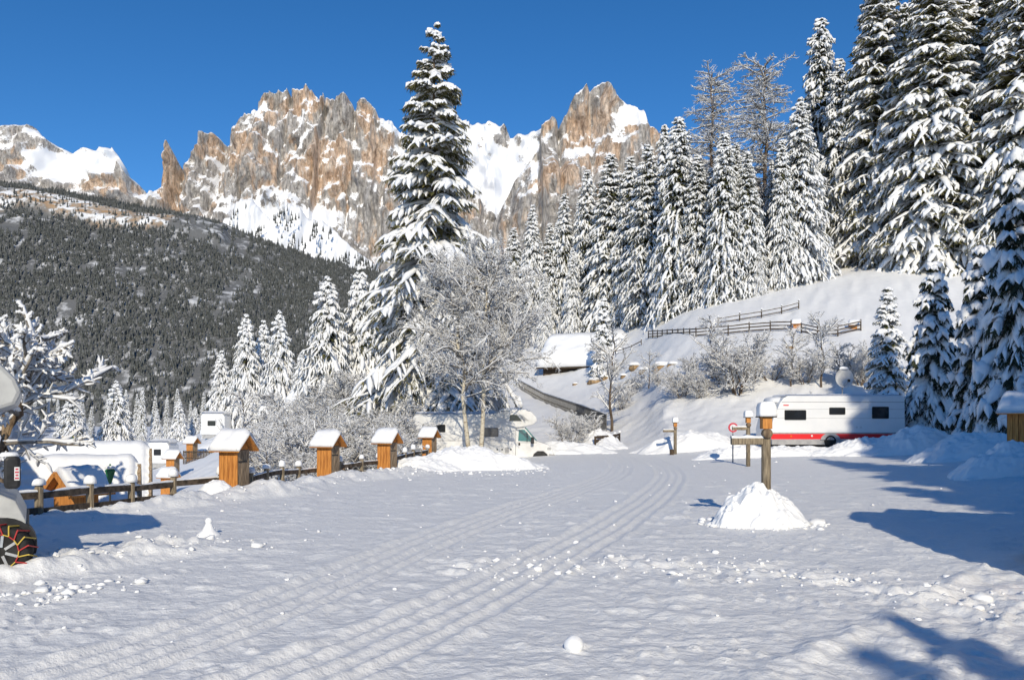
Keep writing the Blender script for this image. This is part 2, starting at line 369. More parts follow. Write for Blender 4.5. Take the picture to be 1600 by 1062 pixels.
def near_detail(x, y):
    z = np.zeros_like(x)
    m = (y > 1) & (y < 75) & (np.abs(x) < 60)
    if not m.any(): return z
    X = x[m]; Y = y[m]; r = np.hypot(X, Y)
    fade = 1/(1+(r/45)**2)
    h = .014*fbm(X/2.2, Y/2.2, 3, 3)+.020*fbm(X/.50, Y/.34, 4, 11)+.006*vn(X/.09, Y/.06, 12)
    # wind-drawn lumps, long across the view
    l = fbm(X/.62+2*fbm(X/3, Y/3, 2, 5), Y/.24, 3, 21); h += .050*np.clip(l-.13, 0, 1)**1.0+.022*np.clip(vn(X/.17+2*vn(X/.7,Y/.7,31), Y/.085, 33)-.25, 0, 1)
    cl = vn(X/.11, Y/.09, 41); cm = sstep(-.05, .5, fbm(X/1.3, Y/1.0, 3, 51)); h += .060*np.clip(cl-.36, 0, 1)*cm
    cl = vn(X/.26, Y/.2, 43); h += .10*np.clip(cl-.55, 0, 1)*sstep(.0, .4, fbm(X/2.1, Y/1.6, 2, 53))
    # trodden band on the right and footprints
    d, s = dist_line(X, Y, [(-.5, 9.6), (1.5, 10.0), (3.2, 9.2), (4.4, 7.9), (6.2, 6.6), (8, 5.6)]); tr = np.exp(-(d/.62)**2)
    h += tr*(.050*np.clip(vn(X/.20, Y/.17, 61), -.7, 1)+.025*vn(X/.08, Y/.08, 62))
    d, s = dist_line(X, Y, [(.9, 4.2), (2.0, 5.2), (3.6, 6.8), (6.0, 9.4), (9, 12)]); tr = np.exp(-(d/.33)**4)
    h += tr*(-.02+.03*vn(X/.17, Y/.15, 71))+.035*np.exp(-((np.abs(d)-.4)/.12)**2)*(1+.8*vn(X/.15, Y/.15, 72))
    for pts in (TRA, TRB):
        d, s = dist_line(X, Y, pts)
        band = np.exp(-(d/.58)**6)
        h = h*(1-.8*band)
        wv = d+.015*vn(s/1.3, s*0, 6)
        for off in (-.36, -.13, .13, .36):
            g = np.exp(-((wv-off)/.08)**4)
            h += g*(-.028+.007*vn(s*1.7, d*4, 15))
        h += .012*np.exp(-(wv/.05)**2)*(1+.5*vn(s*2.2, d*3, 5))
        h += .015*np.exp(-((np.abs(wv)-.245)/.05)**2)*(1+.5*vn(s*2.6, d*2, 8))
        h += .024*np.exp(-((np.abs(wv)-.51)/.07)**2)*(1+.8*vn(s*3.1, d*5, 9))
        h += band*(.007*vn(X/.13, Y/.12, 77)+.010*np.clip(vn(X/.22, Y/.2, 78), 0, 1))
    # cross ripples in front of the huts
    b = np.exp(-((X+1.6)/2.6)**2-((Y-23)/5.5)**2); h += b*.028*fbm(X/.9, Y/.35, 3, 91)
    h *= fade
    for pts, hw, ht in BERMS:
        d, s = dist_line(X, Y, pts); C, t = spline(pts)
        e = np.clip(np.minimum(s, t[-1]-s)/1.2, 0, 1)
        p = np.clip(1-(d/hw)**2, 0, 1)**1.3*e
        h += p*ht*(.75+.55*fbm(X/.9, Y/.8, 3, 101))+p*(.10*np.clip(fbm(X/.34, Y/.34, 3, 103), -.3, 1)+.045*vn(X/.13, Y/.12, 105))*min(1, ht/.2)
    z[m] = h
    return z
def slope_detail(x, y):
    r = np.hypot(x, y); k = sstep(38, 60, r)*(r < 400)
    dx = (x+y*.25)
    z = k*(.22*fbm(x/9, y/9, 3, 201)+.15*fbm((x-.5*y)/.9, (y+.5*x)/5, 3, 203)+.05*vn(x/1.0, y/.9, 205)+.03*vn(x/.5, y/.5, 206))
    # ploughed rim right of the road, wheel ruts handled elsewhere
    d, s = dist_line(x.ravel(), y.ravel(), [(9.2, 46), (10.2, 54), (12.2, 64), (14, 76)], 3) if x.size < 2e6 else (0, 0)
    d = d.reshape(x.shape)
    z = z+np.exp(-(d/.9)**2)*(.45+.35*fbm(x/1.0, y/1.2, 3, 207))*((y > 44) & (y < 80))
    return z
def ground_z(x, y):
    x = np.atleast_1d(np.asarray(x, float)); y = np.atleast_1d(np.asarray(y, float))
    return base_z(x, y)+near_detail(x, y)+slope_detail(x, y)
def gz(x, y): return float(ground_z([x], [y])[0])

def build_ground():
    th = np.concatenate([np.linspace(-PI, -.66, 60)[:-1], np.linspace(-.66, .66, 520), np.linspace(.66, PI, 60)[1:]])
    r = np.concatenate([[.05], np.geomspace(.6, 4.2, 16)[:-1], np.geomspace(4.2, 62, 430)[:-1], np.geomspace(62, 160, 66)[:-1], np.geomspace(160, 9000, 24)])
    R, T_ = np.meshgrid(r, th, indexing='ij')
    X = R*np.sin(T_); Y = R*np.cos(T_)
    Z = np.zeros_like(X); fx = X.ravel(); fy = Y.ravel(); Z = ground_z(fx, fy).reshape(X.shape)
    V = np.stack([X, Y, Z], -1).reshape(-1, 3)
    nr, nc = X.shape; idx = np.arange(nr*nc).reshape(nr, nc)
    Q = np.stack([idx[:-1, :-1], idx[:-1, 1:], idx[1:, 1:], idx[1:, :-1]], -1)[..., ::-1].reshape(-1, 4)
    # the last column repeats the first angle, so the sheet closes behind the camera
    cx = V[Q].mean(1); u = cx[:, 0]/np.maximum(cx[:, 1], .5); y = cx[:, 1]; x = cx[:, 0]
    z0 = base_z(x, y)
    hillm = (y > 43) & (x > 4+ (y-43)*.12) & (z0 > .9) & ~((x < 13.5) & (x < 9.3+(y-48)*.16)) | ((y > 92) & (u > -.1) & (u < 1.5))
    far = (np.hypot(x, y) > 150) | ((y > 44) & ~hillm & (u < -.02)) | ((z0 < -.35) & (x < 0))
    road = (~far) & (~hillm) & (y > 47)
    hillm &= ~far
    yard = ~(far | hillm | road)
    for nm, mk, mt in (('snowy_yard', yard, 'ground'), ('snowy_road', road, 'ground'), ('snowy_hillside', hillm, 'slope'), ('valley_ground', far, 'far_ground')):
        q = Q[mk]; u_, inv = np.unique(q, return_inverse=True)
        o = mesh_np(nm, V[u_], inv.reshape(-1, 4), None, M[mt]); o['kind'] = 'structure'
build_ground()

# ------------------------------------------------------------------ distant mountains
def rock_material():
    m, t, b = mat('dolomite_rock', .85, (.3, .27, .24), .2)
    v = coords(t, (1, 1, .35)); vi = coords(t)
    at_s = N(t, 'ShaderNodeAttribute', attribute_name='snow'); at_o = N(t, 'ShaderNodeAttribute', attribute_name='ochre')
    n1 = noise(t, v, .012, 8, .62); n2 = noise(t, v, .035, 10, .74); n3 = noise(t, vi, .028, 10, .78); n4 = noise(t, vi, .11, 6, .7)
    grey = ramp(t, n2, [(.30, (.17, .165, .16)), (.42, (.38, .365, .35)), (.52, (.54, .52, .50)), (.66, (.68, .66, .64))])
    och = ramp(t, n2, [(.3, (.36, .25, .18)), (.43, (.60, .44, .32)), (.54, (.72, .57, .45)), (.7, (.76, .69, .62))])
    a = N(t, 'ShaderNodeMath', operation='MULTIPLY_ADD'); t.links.new(n1, a.inputs[0]); a.inputs[1].default_value = 1.6; t.links.new(at_o.outputs['Fac'], a.inputs[2])
    of = ramp(t, a.outputs[0], [(.88, (0, 0, 0)), (1.14, (1, 1, 1))])
    mx0 = N(t, 'ShaderNodeMixRGB'); t.links.new(of, mx0.inputs[0]); t.links.new(grey, mx0.inputs[1]); t.links.new(och, mx0.inputs[2])
    n5 = noise(t, coords(t, (1, 1, .5)), .085, 6, .7); n6 = noise(t, coords(t, (1, 1, .22)), .022, 5, .6)
    crk = N(t, 'ShaderNodeMath', operation='SUBTRACT'); t.links.new(n6, crk.inputs[0]); crk.inputs[1].default_value = .5
    ab = N(t, 'ShaderNodeMath', operation='ABSOLUTE'); t.links.new(crk.outputs[0], ab.inputs[0])
    cr = ramp(t, ab.outputs[0], [(.0, (.55, .54, .54)), (.018, (.80, .80, .80)), (.05, (1, 1, 1))])
    gr = ramp(t, n5, [(.36, (.60, .585, .58)), (.5, (1.02, 1.0, 1.0)), (.62, (1.3, 1.28, 1.27))])
    m1 = N(t, 'ShaderNodeMixRGB', blend_type='MULTIPLY'); m1.inputs[0].default_value = 1; t.links.new(mx0.outputs[0], m1.inputs[1]); t.links.new(gr, m1.inputs[2])
    mx = N(t, 'ShaderNodeMixRGB', blend_type='MULTIPLY'); mx.inputs[0].default_value = 1; t.links.new(m1.outputs[0], mx.inputs[1]); t.links.new(cr, mx.inputs[2])
    g = N(t, 'ShaderNodeNewGeometry'); sp = N(t, 'ShaderNodeSeparateXYZ'); t.links.new(g.outputs['Normal'], sp.inputs[0])
    s1 = N(t, 'ShaderNodeMath', operation='MULTIPLY_ADD'); t.links.new(sp.outputs['Z'], s1.inputs[0]); s1.inputs[1].default_value = .8; t.links.new(at_s.outputs['Fac'], s1.inputs[2])
    s2 = N(t, 'ShaderNodeMath', operation='MULTIPLY_ADD'); t.links.new(n3, s2.inputs[0]); s2.inputs[1].default_value = 1.7; t.links.new(s1.outputs[0], s2.inputs[2])
    s3 = N(t, 'ShaderNodeMath', operation='MULTIPLY_ADD'); t.links.new(n4, s3.inputs[0]); s3.inputs[1].default_value = 1.25; t.links.new(s2.outputs[0], s3.inputs[2])
    sh = N(t, 'ShaderNodeMath', operation='MULTIPLY'); t.links.new(s3.outputs[0], sh.inputs[0]); sh.inputs[1].default_value = .5
    sf = ramp(t, sh.outputs[0], [(.915, (0, 0, 0)), (.95, (1, 1, 1))])
    m2 = N(t, 'ShaderNodeMixRGB'); t.links.new(sf, m2.inputs[0]); t.links.new(mx.outputs[0], m2.inputs[1]); m2.inputs[2].default_value = (.84, .85, .88, 1)
    t.links.new(m2.outputs[0], b.inputs['Base Color'])
    bn = N(t, 'ShaderNodeBump'); bn.inputs['Distance'].default_value = 30; t.links.new(n3, bn.inputs['Height'])
    st_ = N(t, 'ShaderNodeMapRange'); st_.inputs[3].default_value = .9; st_.inputs[4].default_value = .18; t.links.new(sf, st_.inputs[0]); t.links.new(st_.outputs[0], bn.inputs['Strength'])
    t.links.new(bn.outputs[0], b.inputs['Normal'])
    return m
M['dolomite'] = rock_material()
def blobs(px, py, L):
    r = np.zeros_like(px)
    for (cx, cy, rx, ry, a) in L: r = r+a*np.exp(-(((px-cx)/rx)**2+((py-cy)/ry)**2)**1.5)
    return r
def massif(name, prof, Y0, lean, pybot, n, m_, relief, jag, label, snowb, ochb, seed, snow0=0., och0=0., terr=.6, pill=60.):
    prof = np.array(prof, float); px = np.linspace(prof[0, 0], prof[-1, 0], n)
    py = np.interp(px, prof[:, 0], prof[:, 1])
    py = py-jag*ridged(px/13, px*0+.3, 4, seed)*1.0-jag*.5*np.clip(vn(px/3.0, px*0, seed+3), 0, 1)
    x = px2w(px, Y0); zt = CH+(HY-py)/F*Y0; zb = CH+(HY-pybot)/F*Y0
    k = max(3, int(n*22/(px[-1]-px[0]))); k += (k % 2 == 0)
    sm = np.convolve(np.pad(zt, (k//2, k//2), mode='edge'), np.ones(k)/k, 'valid'); hp = (zt-sm)
    t = np.linspace(0, 1, m_)[:, None]; X = x[None]*np.ones_like(t)
    Z = zb+(zt[None]-zb)*t
    ts = t+0*X+.16*fbm(X/210, Z/260, 4, seed+9)+.05*vn(X/45, Z/60, seed+10)
    q = ts*9; fr = q-np.floor(q); terr_t = (np.floor(q)+sstep(.55, 1, fr))/9
    tt = ts*(1-terr)+terr_t*terr
    warp = 40*fbm(X/260, Z/300, 3, seed+5)
    D = Y0-lean*(1-tt)-hp[None]*1.1*np.clip(t*1.3, 0, 1)
    rl = ridged((X+warp)/(pill*3.2), Z/(pill*14), 3, seed+1); rf = ridged((X+warp)/(pill), Z/(pill*5), 3, seed+2)
    D = D-relief*rl-relief*.38*rf-relief*.22*fbm(X/30, Z/42, 4, seed+4)
    P = np.stack([X, D, Z], -1)
    bk = P[-1].copy(); bk2 = bk.copy(); bk[:, 1] += 90+relief*.5; bk[:, 2] -= 50; bk2[:, 1] += lean+1200; bk2[:, 2] = zb
    P = np.concatenate([P, bk[None], bk2[None]])
    PX = CX+X/Y0*F; PY = HY-(Z-CH)/Y0*F
    sn = snow0+blobs(PX, PY, snowb)-.38*np.clip(rl, -1, 1)*.6-.16*rf+.5*sstep(.5, .8, fr)*terr*sstep(-.15, .35, fbm(X/130, Z/110, 3, seed+12))-.06
    och = och0+blobs(PX, PY, ochb)+.10*rf
    sn = np.concatenate([sn, sn[-1:]+.6, sn[-1:]+1]); och = np.concatenate([och, och[-2:]])
    nr, nc = P.shape[:2]; idx = np.arange(nr*nc).reshape(nr, nc)
    Q = np.stack([idx[:-1, :-1], idx[:-1, 1:], idx[1:, 1:], idx[1:, :-1]], -1).reshape(-1, 4)
    o = mesh_np(name, P.reshape(-1, 3), Q, None, M['dolomite'], None, False, {'snow': sn, 'ochre': och})
    o['kind'] = 'structure'; o['label'] = label
massif('mountain', [(-420, 330), (-200, 240), (-100, 222), (0, 210), (30, 203), (45, 196), (58, 203), (75, 218), (92, 231), (112, 238), (135, 234), (155, 229), (172, 228), (182, 240), (193, 258), (205, 274), (217, 292), (228, 305), (240, 300), (246, 306), (262, 330), (330, 420)],
       5400, 1100, 640, 340, 100, 45, 1.6, 'snowy grey peak at the far left with a white saddle', [(125, 262, 55, 30, 2.0), (20, 235, 22, 22, .7), (170, 245, 30, 20, .5), (75, 215, 30, 12, .7), (245, 310, 20, 12, 1.2), (200, 290, 14, 20, .3)],
       [(60, 265, 30, 30, .25), (175, 300, 50, 14, .45), (10, 280, 40, 20, .35)], 11, -.10, -.12, terr=.25, pill=80)
massif('mountain', [(225, 430), (245, 350), (256, 318), (260, 285), (264, 262), (269, 243), (275, 233), (281, 246), (286, 264), (289, 272), (296, 262), (303, 248), (311, 226), (318, 214), (330, 210), (338, 213), (344, 222), (348, 224), (356, 202), (366, 190), (380, 180), (392, 175), (400, 172), (404, 158), (412, 150), (430, 146), (448, 142), (453, 150), (460, 146), (470, 145), (477, 140), (480, 135), (486, 143), (496, 152), (503, 160), (507, 150), (510, 168), (516, 160), (530, 157), (545, 158), (551, 166), (556, 178), (562, 170), (575, 164), (585, 174), (592, 186), (597, 198), (606, 204), (618, 206), (628, 216), (640, 222), (660, 240), (700, 262), (740, 300), (790, 360), (860, 430)],
       4100, 620, 640, 680, 180, 62, 3.4, 'great orange and grey rock massif with jagged towers and a lone needle', [(405, 178, 14, 14, .5), (480, 235, 12, 60, .3), (430, 345, 60, 22, .8), (470, 370, 60, 18, .9), (520, 365, 50, 20, .5), (560, 210, 10, 35, .35), (615, 215, 22, 14, .9), (345, 280, 14, 40, .25), (392, 205, 16, 16, .4), (640, 260, 30, 30, .5)],
       [(275, 290, 14, 40, .3), (480, 165, 24, 30, .4), (385, 240, 34, 34, .22), (330, 240, 20, 20, .25), (525, 280, 36, 50, .42), (580, 200, 18, 30, .4), (430, 175, 24, 24, .3), (590, 270, 20, 40, .3)], 23, -.02, .0, terr=.5, pill=46)
massif('mountain', [(600, 420), (640, 300), (680, 215), (705, 203), (728, 201), (745, 196), (762, 190), (775, 192), (788, 203), (797, 214), (808, 213), (822, 212), (836, 214), (850, 216), (880, 230), (930, 300), (1000, 400)],
       4900, 900, 640, 340, 100, 40, 1.2, 'snow covered peak behind the tall spruce', [(770, 300, 45, 60, 2.0), (830, 235, 40, 25, 1.1), (735, 215, 30, 14, .8), (770, 195, 20, 8, .6)], [(765, 235, 22, 20, .2), (790, 235, 10, 16, .15)], 37, .08, -.2, terr=.25, pill=70)
massif('mountain', [(700, 470), (745, 420), (775, 350), (800, 298), (822, 262), (838, 240), (844, 222), (845, 200), (852, 192), (862, 187), (869, 190), (873, 200), (880, 186), (888, 172), (893, 160), (900, 150), (908, 142), (915, 139), (921, 146), (928, 140), (937, 137), (947, 140), (956, 150), (966, 158), (978, 164), (992, 170), (1003, 180), (1008, 192), (1012, 204), (1025, 216), (1060, 235), (1120, 260), (1200, 300), (1350, 380), (1500, 470)],
       3700, 600, 640, 500, 170, 50, 2.0, 'ochre faced summit with a snowy right shoulder above the wood', [(985, 185, 26, 20, 1.7), (960, 230, 16, 40, .35), (900, 245, 26, 10, .7), (855, 215, 10, 14, .4), (835, 260, 8, 60, .5), (880, 210, 8, 20, .3)],
       [(905, 205, 20, 36, .5), (945, 170, 12, 22, .2), (940, 250, 20, 22, .4), (880, 290, 30, 16, .35), (840, 310, 16, 20, .35), (862, 197, 8, 8, .3)], 51, -.05, .0, terr=.4, pill=52)
massif('snow_apron', [(330, 420), (355, 352), (372, 330), (385, 320), (398, 317), (410, 330), (424, 345), (438, 332), (455, 322), (470, 330), (482, 342), (500, 343), (515, 352), (535, 375), (555, 392), (575, 405), (595, 425), (620, 440), (700, 500)],
       3000, 420, 640, 320, 90, 26, 3.0, 'white snow apron streaked with dark trees below the rock wall', [(470, 400, 200, 200, 1.2)], [], 63, .9, -.6, terr=0, pill=40)

# forested mountainside
RPX = np.array([-500, -100, 0, 60, 130, 200, 260, 310, 345, 385, 420, 460, 520, 570, 640, 760, 900, 1100], float)
RPY = np.array([250, 270, 286, 293, 306, 320, 330, 337, 347, 364, 378, 392, 410, 424, 452, 510, 560, 600], float)
YB, YT = 1150., 2150.
def hillside(px, t):                 # t 0..1 from foot to ridge
    px = np.asarray(px, float); t = np.asarray(t, float)
    ry = np.interp(px, RPX, RPY); zr = CH+(HY-ry)/F*YT; zb = -10.
    cl = sstep(0, .35, np.interp(px, [-200, 0, 330, 370], [1, 1, 1, 0]))
    tz = t+.035*cl*(sstep(.80, .84, t)-t*0)*(1-sstep(.9, .97, t))
    Y = YB+(YT-YB)*t
    X = px2w(px, YT)*(.72+.28*t)
    nz = 16*fbm(X/170, Y/220, 4, 301)+5*fbm(X/40, Y/50, 3, 303)
    nz = nz*np.sin(PI*np.clip(t, 0, 1)*.93)**.6
    Z = zb+(zr-zb)*tz**.92+nz
    return X, Y, Z
m, t, b = mat('forest_floor_snow', .8, (.7, .7, .7), .2)
v = coords(t, (1, 1, .6)); n1 = noise(t, v, .03, 8, .65); n2 = noise(t, v, .012, 5, .6)
at = N(t, 'ShaderNodeAttribute', attribute_name='cliff')
c1 = ramp(t, n1, [(.4, (.42, .27, .15)), (.5, (.38, .33, .28)), (.56, (.8, .81, .83))])
c2 = ramp(t, n1, [(.50, (.15, .153, .155)), (.64, (.62, .63, .65))])  # floor grey lightened to take in the distance haze
mx = N(t, 'ShaderNodeMixRGB'); t.links.new(at.outputs['Fac'], mx.inputs[0]); t.links.new(c2, mx.inputs[1]); t.links.new(c1, mx.inputs[2])
t.links.new(mx.outputs[0], b.inputs['Base Color']); bump(t, b, n1, .8, 6); M['forest_floor'] = m
pxg = np.linspace(-500, 1100, 420); tg = np.linspace(0, 1, 90)
PXg, Tg = np.meshgrid(pxg, tg, indexing='ij'); X, Y, Z = hillside(PXg, Tg)
cliff = sstep(.80, .83, Tg+.02*fbm(PXg/30, Tg*4, 2, 5))*(1-sstep(.90, .93, Tg+.02*fbm(PXg/25, Tg*4, 2, 6)))*sstep(360, 320, PXg)*sstep(-.25, .1, fbm(PXg/60, Tg*6, 3, 8)+.15)
P = np.stack([X, Y, Z], -1); back = P[:, -1].copy(); back[:, 1] += 700; back[:, 2] = -12
P = np.concatenate([P, back[:, None]], 1); cliffA = np.concatenate([cliff, cliff[:, -1:]], 1)
idx = np.arange(P.shape[0]*P.shape[1]).reshape(P.shape[:2])
Q = np.stack([idx[:-1, :-1], idx[1:, :-1], idx[1:, 1:], idx[:-1, 1:]], -1).reshape(-1, 4)
o = mesh_np('forested_hill', P.reshape(-1, 3), Q, None, M['forest_floor'], None, False, {'cliff': cliffA}); o['kind'] = 'structure'
# far wood: tens of thousands of small conifers as one mass
m, t, b = mat('far_conifers', .8, (.05, .055, .04), .1)
v = coords(t); n1 = noise(t, v, .11, 3, .6); n2 = noise(t, v, .012, 4, .6); n3 = noise(t, v, .5, 2, .5)
c = ramp(t, n1, [(.30, (.055, .060, .055)), (.5, (.095, .101, .096)), (.64, (.15, .156, .152)), (.78, (.25, .255, .26))])  # distance haze is put into these tones, which also carry frost
c_ = ramp(t, n3, [(.62, (0, 0, 0)), (.8, (.6, .6, .6))]); mx = N(t, 'ShaderNodeMixRGB'); t.links.new(c_, mx.inputs[0]); t.links.new(c, mx.inputs[1]); mx.inputs[2].default_value = (.42, .43, .45, 1)
t.links.new(mx.outputs[0], b.inputs['Base Color']); M['far_conifer'] = m
def cone_wood(name, B, H, Wd, seed, m):
    rg = np.random.default_rng(seed); n = len(B); k = 4
    a = rg.uniform(0, 6.28, (n, 1))+np.arange(k)[None]*2*PI/k
    rr = Wd[:, None]*rg.uniform(.7, 1.2, (n, k))
    lo = np.stack([B[:, None, 0]+rr*np.cos(a), B[:, None, 1]+rr*np.sin(a), B[:, None, 2]+H[:, None]*rg.uniform(.0, .15, (n, k))], -1)
    mid = B+np.stack([0*H, 0*H, H*.62], -1)
    a2 = a+.6; r2 = rr*.55
    lo2 = np.stack([B[:, None, 0]+r2*np.cos(a2), B[:, None, 1]+r2*np.sin(a2), B[:, None, 2]+H[:, None]*rg.uniform(.38, .48, (n, k))], -1)
    top = B+np.stack([0*H, 0*H, H], -1)
    V = np.concatenate([lo, mid[:, None], lo2, top[:, None]], 1)
    T = []
    for i in range(k): T.append([i, (i+1) % k, k]); T.append([k+1+i, k+1+(i+1) % k, 2*k+1])
    T = np.array(T)[None]+(np.arange(n)*(2*k+2))[:, None, None]
    o = mesh_np(name, V.reshape(-1, 3), None, T.reshape(-1, 3), m, None, False); o['kind'] = 'stuff'; return o
rg = np.random.default_rng(5)
n = 52000; pxr = rg.uniform(-450, 900, n); tr = rg.uniform(0, 1, n)**.85
tr[:1500] = rg.uniform(.975, 1.0, 1500)
gap = fbm(pxr/14, tr*9, 3, 401); gap2 = fbm(pxr/70, tr*6, 3, 402)
clf = sstep(.80, .83, tr)*(1-sstep(.905, .93, tr))*(pxr < 340)
strip = np.exp(-((pxr-405-30*(tr-.6))/11)**2-((tr-.55)/.16)**2)
keep = (gap > -.40-.2*gap2) & ~((gap > .0) & (gap2 < -.36) & (tr > .45)) & (rg.uniform(0, 1, n) > clf*.86) & (rg.uniform(0, 1, n) > strip*1.3)
pxr = pxr[keep]; tr = tr[keep]
X, Y, Z = hillside(pxr, tr); Hh = rg.uniform(8, 17, len(X)); Hh[tr > .97] *= .85
w_ = cone_wood('far_wood', np.stack([X, Y, Z-1], -1), Hh, Hh*.21, 6, M['far_conifer']); tag(w_, 'dark frosted spruce wood covering the mountainside on the left', 'woodland')
n = 1500; pa = rg.uniform(350, 680, n); ta = rg.uniform(0, 1, n)
pr = np.interp(pa, [330, 355, 372, 385, 398, 410, 424, 438, 455, 470, 482, 500, 515, 535, 555, 575, 595, 620, 700], [420, 352, 330, 320, 317, 330, 345, 332, 322, 330, 342, 343, 352, 375, 392, 405, 425, 440, 500])
gp = fbm(pa/9, ta*2.2, 2, 411) > -.05
pa = pa[gp]; ta = ta[gp]; pr = pr[gp]
zt = CH+(HY-pr)/F*3000; zb = CH+(HY-480)/F*3000; Zs = zb+(zt-zb)*ta*.93
B = np.stack([px2w(pa, 3000), 3000-420*(1-ta*.93)-30, Zs-4], -1)
cw = cone_wood('apron_wood', B, rg.uniform(16, 34, len(B)), rg.uniform(3, 5, len(B)), 8, M['far_conifer']); tag(cw, 'dark conifers scattered on the white apron below the rock wall', 'woodland')

# ------------------------------------------------------------------ tree builders
def tubes(P, wd, ht, sides=5, lift=0.0, squash=1.0):
    """P (N,K,3) paths, wd/ht (N,K) half width and half height -> verts, quads"""
    Nn, K, _ = P.shape
    T = np.gradient(P, axis=1); T /= np.linalg.norm(T, axis=2, keepdims=True)+1e-9
    up = np.zeros_like(T); up[..., 2] = 1
    vert = np.abs(T[..., 2]) > .93
    up[vert] = (1, 0, 0)
    Sd = np.cross(T, up); Sd /= np.linalg.norm(Sd, axis=2, keepdims=True)+1e-9
    U = np.cross(Sd, T)
    a = np.arange(sides)*2*PI/sides+PI/2
    V = P[:, :, None]+Sd[:, :, None]*(wd[:, :, None]*np.cos(a))[..., None]+U[:, :, None]*(ht[:, :, None]*(np.where(np.sin(a) > 0, np.sin(a), np.sin(a)*squash)))[..., None]
    V[..., 2] += lift*ht[:, :, None]
    base = (np.arange(Nn)*K*sides)[:, None, None]
    j = np.arange(K-1)[None, :, None]; k = np.arange(sides)[None, None]
    k2 = (k+1) % sides
    Q = np.stack([base+j*sides+k, base+j*sides+k2, base+(j+1)*sides+k2, base+(j+1)*sides+k], -1).reshape(-1, 4)
    return V.reshape(-1, 3), Q
def join(parts):
    Vs = []; Qs = []; o = 0
    for V, Q in parts: Vs.append(V); Qs.append(Q+o); o += len(V)
    return np.concatenate(Vs), np.concatenate(Qs)
def rotz(v, a):
    c, s_ = np.cos(a), np.sin(a); r = v.copy(); r[..., 0] = v[..., 0]*c-v[..., 1]*s_; r[..., 1] = v[..., 0]*s_+v[..., 1]*c; return r
def make_spruce(name, H, R, seed, nwh, nb, ntw, droop=.5, snow=.11, tri=16, nl=.3, sides=4, shape=.85, skirt=.03, gap=.0, cover=1.0, tsn=.6, needle='needle', asc=.15, jit=.15):
    rg = np.random.default_rng(seed)
    root = empty(name, (0, 0, 0))
    # trunk
    k = 10; zt = np.linspace(0, H, k); tr = np.stack([.06*np.sin(zt*.5+seed), .06*np.cos(zt*.4), zt-.3], -1)[None]
    rr = (.012*H+.05)*(1-zt/H*.97)[None]
    V, Q = tubes(tr, rr, rr, 8); mesh_np('trunk', V, Q, None, M['bark'], root)
    # main boughs
    B = []; L = []; Az = []; Tn = []
    for i in range(nwh):
        t_ = skirt+(1-skirt)*(i+rg.uniform(-.3, .3))/nwh
        t_ = min(max(t_, .015), .985)
        n_ = max(4, int(round(nb*(1-.45*t_)+rg.uniform(-1, 1))))
        a0 = rg.uniform(0, 6.28)
        for q in range(n_):
            if rg.uniform() < gap: continue
            az = a0+q*2*PI/n_+rg.uniform(-.3, .3)
            l = R*((1-t_)**shape)*rg.uniform(.72, 1.12)*(1-.25*max(0, .12-t_)/.12)+.10
            B.append(t_*H+rg.uniform(-jit, jit)*(1+H/20)*min(1, .25+1.2*(1-t_))); L.append(l); Az.append(az); Tn.append(t_)
    B = np.array(B); L = np.array(L); Az = np.array(Az); Tn = np.array(Tn); n = len(B)
    K = 6; s_ = np.linspace(0, 1, K)[None]
    dr = droop*(.55+.6*(1-Tn))*rg.uniform(.55, 1.45, n); as_ = asc+.35*Tn**3+rg.normal(0, .05, n)
    rad = L[:, None]*(s_*(1-.10*s_)); zz = L[:, None]*(as_[:, None]*s_-dr[:, None]*s_**1.7+.10*np.clip(s_-.75, 0, 1)*2)
    side = L[:, None]*rg.normal(0, .05, (n, 1))*s_**2
    C, Sn = np.cos(Az)[:, None], np.sin(Az)[:, None]
    P = np.stack([rad*C-side*Sn, rad*Sn+side*C, B[:, None]+zz], -1)
    # side twigs
    st = np.linspace(.22, .95, ntw)[None]+rg.uniform(-.03, .03, (n, ntw))
    st = np.clip(st, .1, .99)
    fi = st*(K-1); i0 = np.minimum(fi.astype(int), K-2); fr = (fi-i0)[..., None]
    ar = np.arange(n)[:, None]
    O = P[ar, i0]*(1-fr)+P[ar, i0+1]*fr
    Tg = P[ar, i0+1]-P[ar, i0]; Tg /= np.linalg.norm(Tg, axis=2, keepdims=True)
    sg = np.where(np.arange(ntw) % 2 == 0, 1., -1.)[None]
    an = sg*rg.uniform(.55, 1.05, (n, ntw))
    D = rotz(Tg, an)
    D[..., 2] -= rg.uniform(.05, .45, (n, ntw))*droop*1.6
    D /= np.linalg.norm(D, axis=2, keepdims=True)
    tl = np.minimum(L[:, None]*.5*(1.1-st*.75), .95+.03*H)*rg.uniform(.65, 1.2, (n, ntw))+.06
    KT = 4; q = np.linspace(0, 1, KT)[None, None, :, None]
    TP = O[:, :, None]+D[:, :, None]*tl[..., None, None]*q
    TP[..., 2] -= (tl[..., None]*(q[..., 0]**2)*.22*droop*2)
    TP = TP.reshape(-1, KT, 3); nt_ = len(TP)
    # snow
    seg = np.array([.35, .9, 1.05, 1.0, .85, .12])
    sc = snow*(.78+.35*np.minimum(1, L/R*1.6))*rg.uniform(.55, 1.45, n)
    wd = sc[:, None]*seg*rg.uniform(.7, 1.35, (n, K)); ht = wd*rg.uniform(.6, .95, (n, K))
    parts = [tubes(P+np.array([0, 0, 1])*ht[..., None]*.6, wd, ht, sides+1, 0, .45)]
    keep = rg.uniform(0, 1, nt_) < cover
    sc2 = np.repeat(sc, ntw)*tsn*rg.uniform(.45, 1.5, nt_)
    wt = sc2[:, None]*np.array([.5, 1.0, .95, .1])*rg.uniform(.7, 1.3, (nt_, KT)); h2 = wt*.8
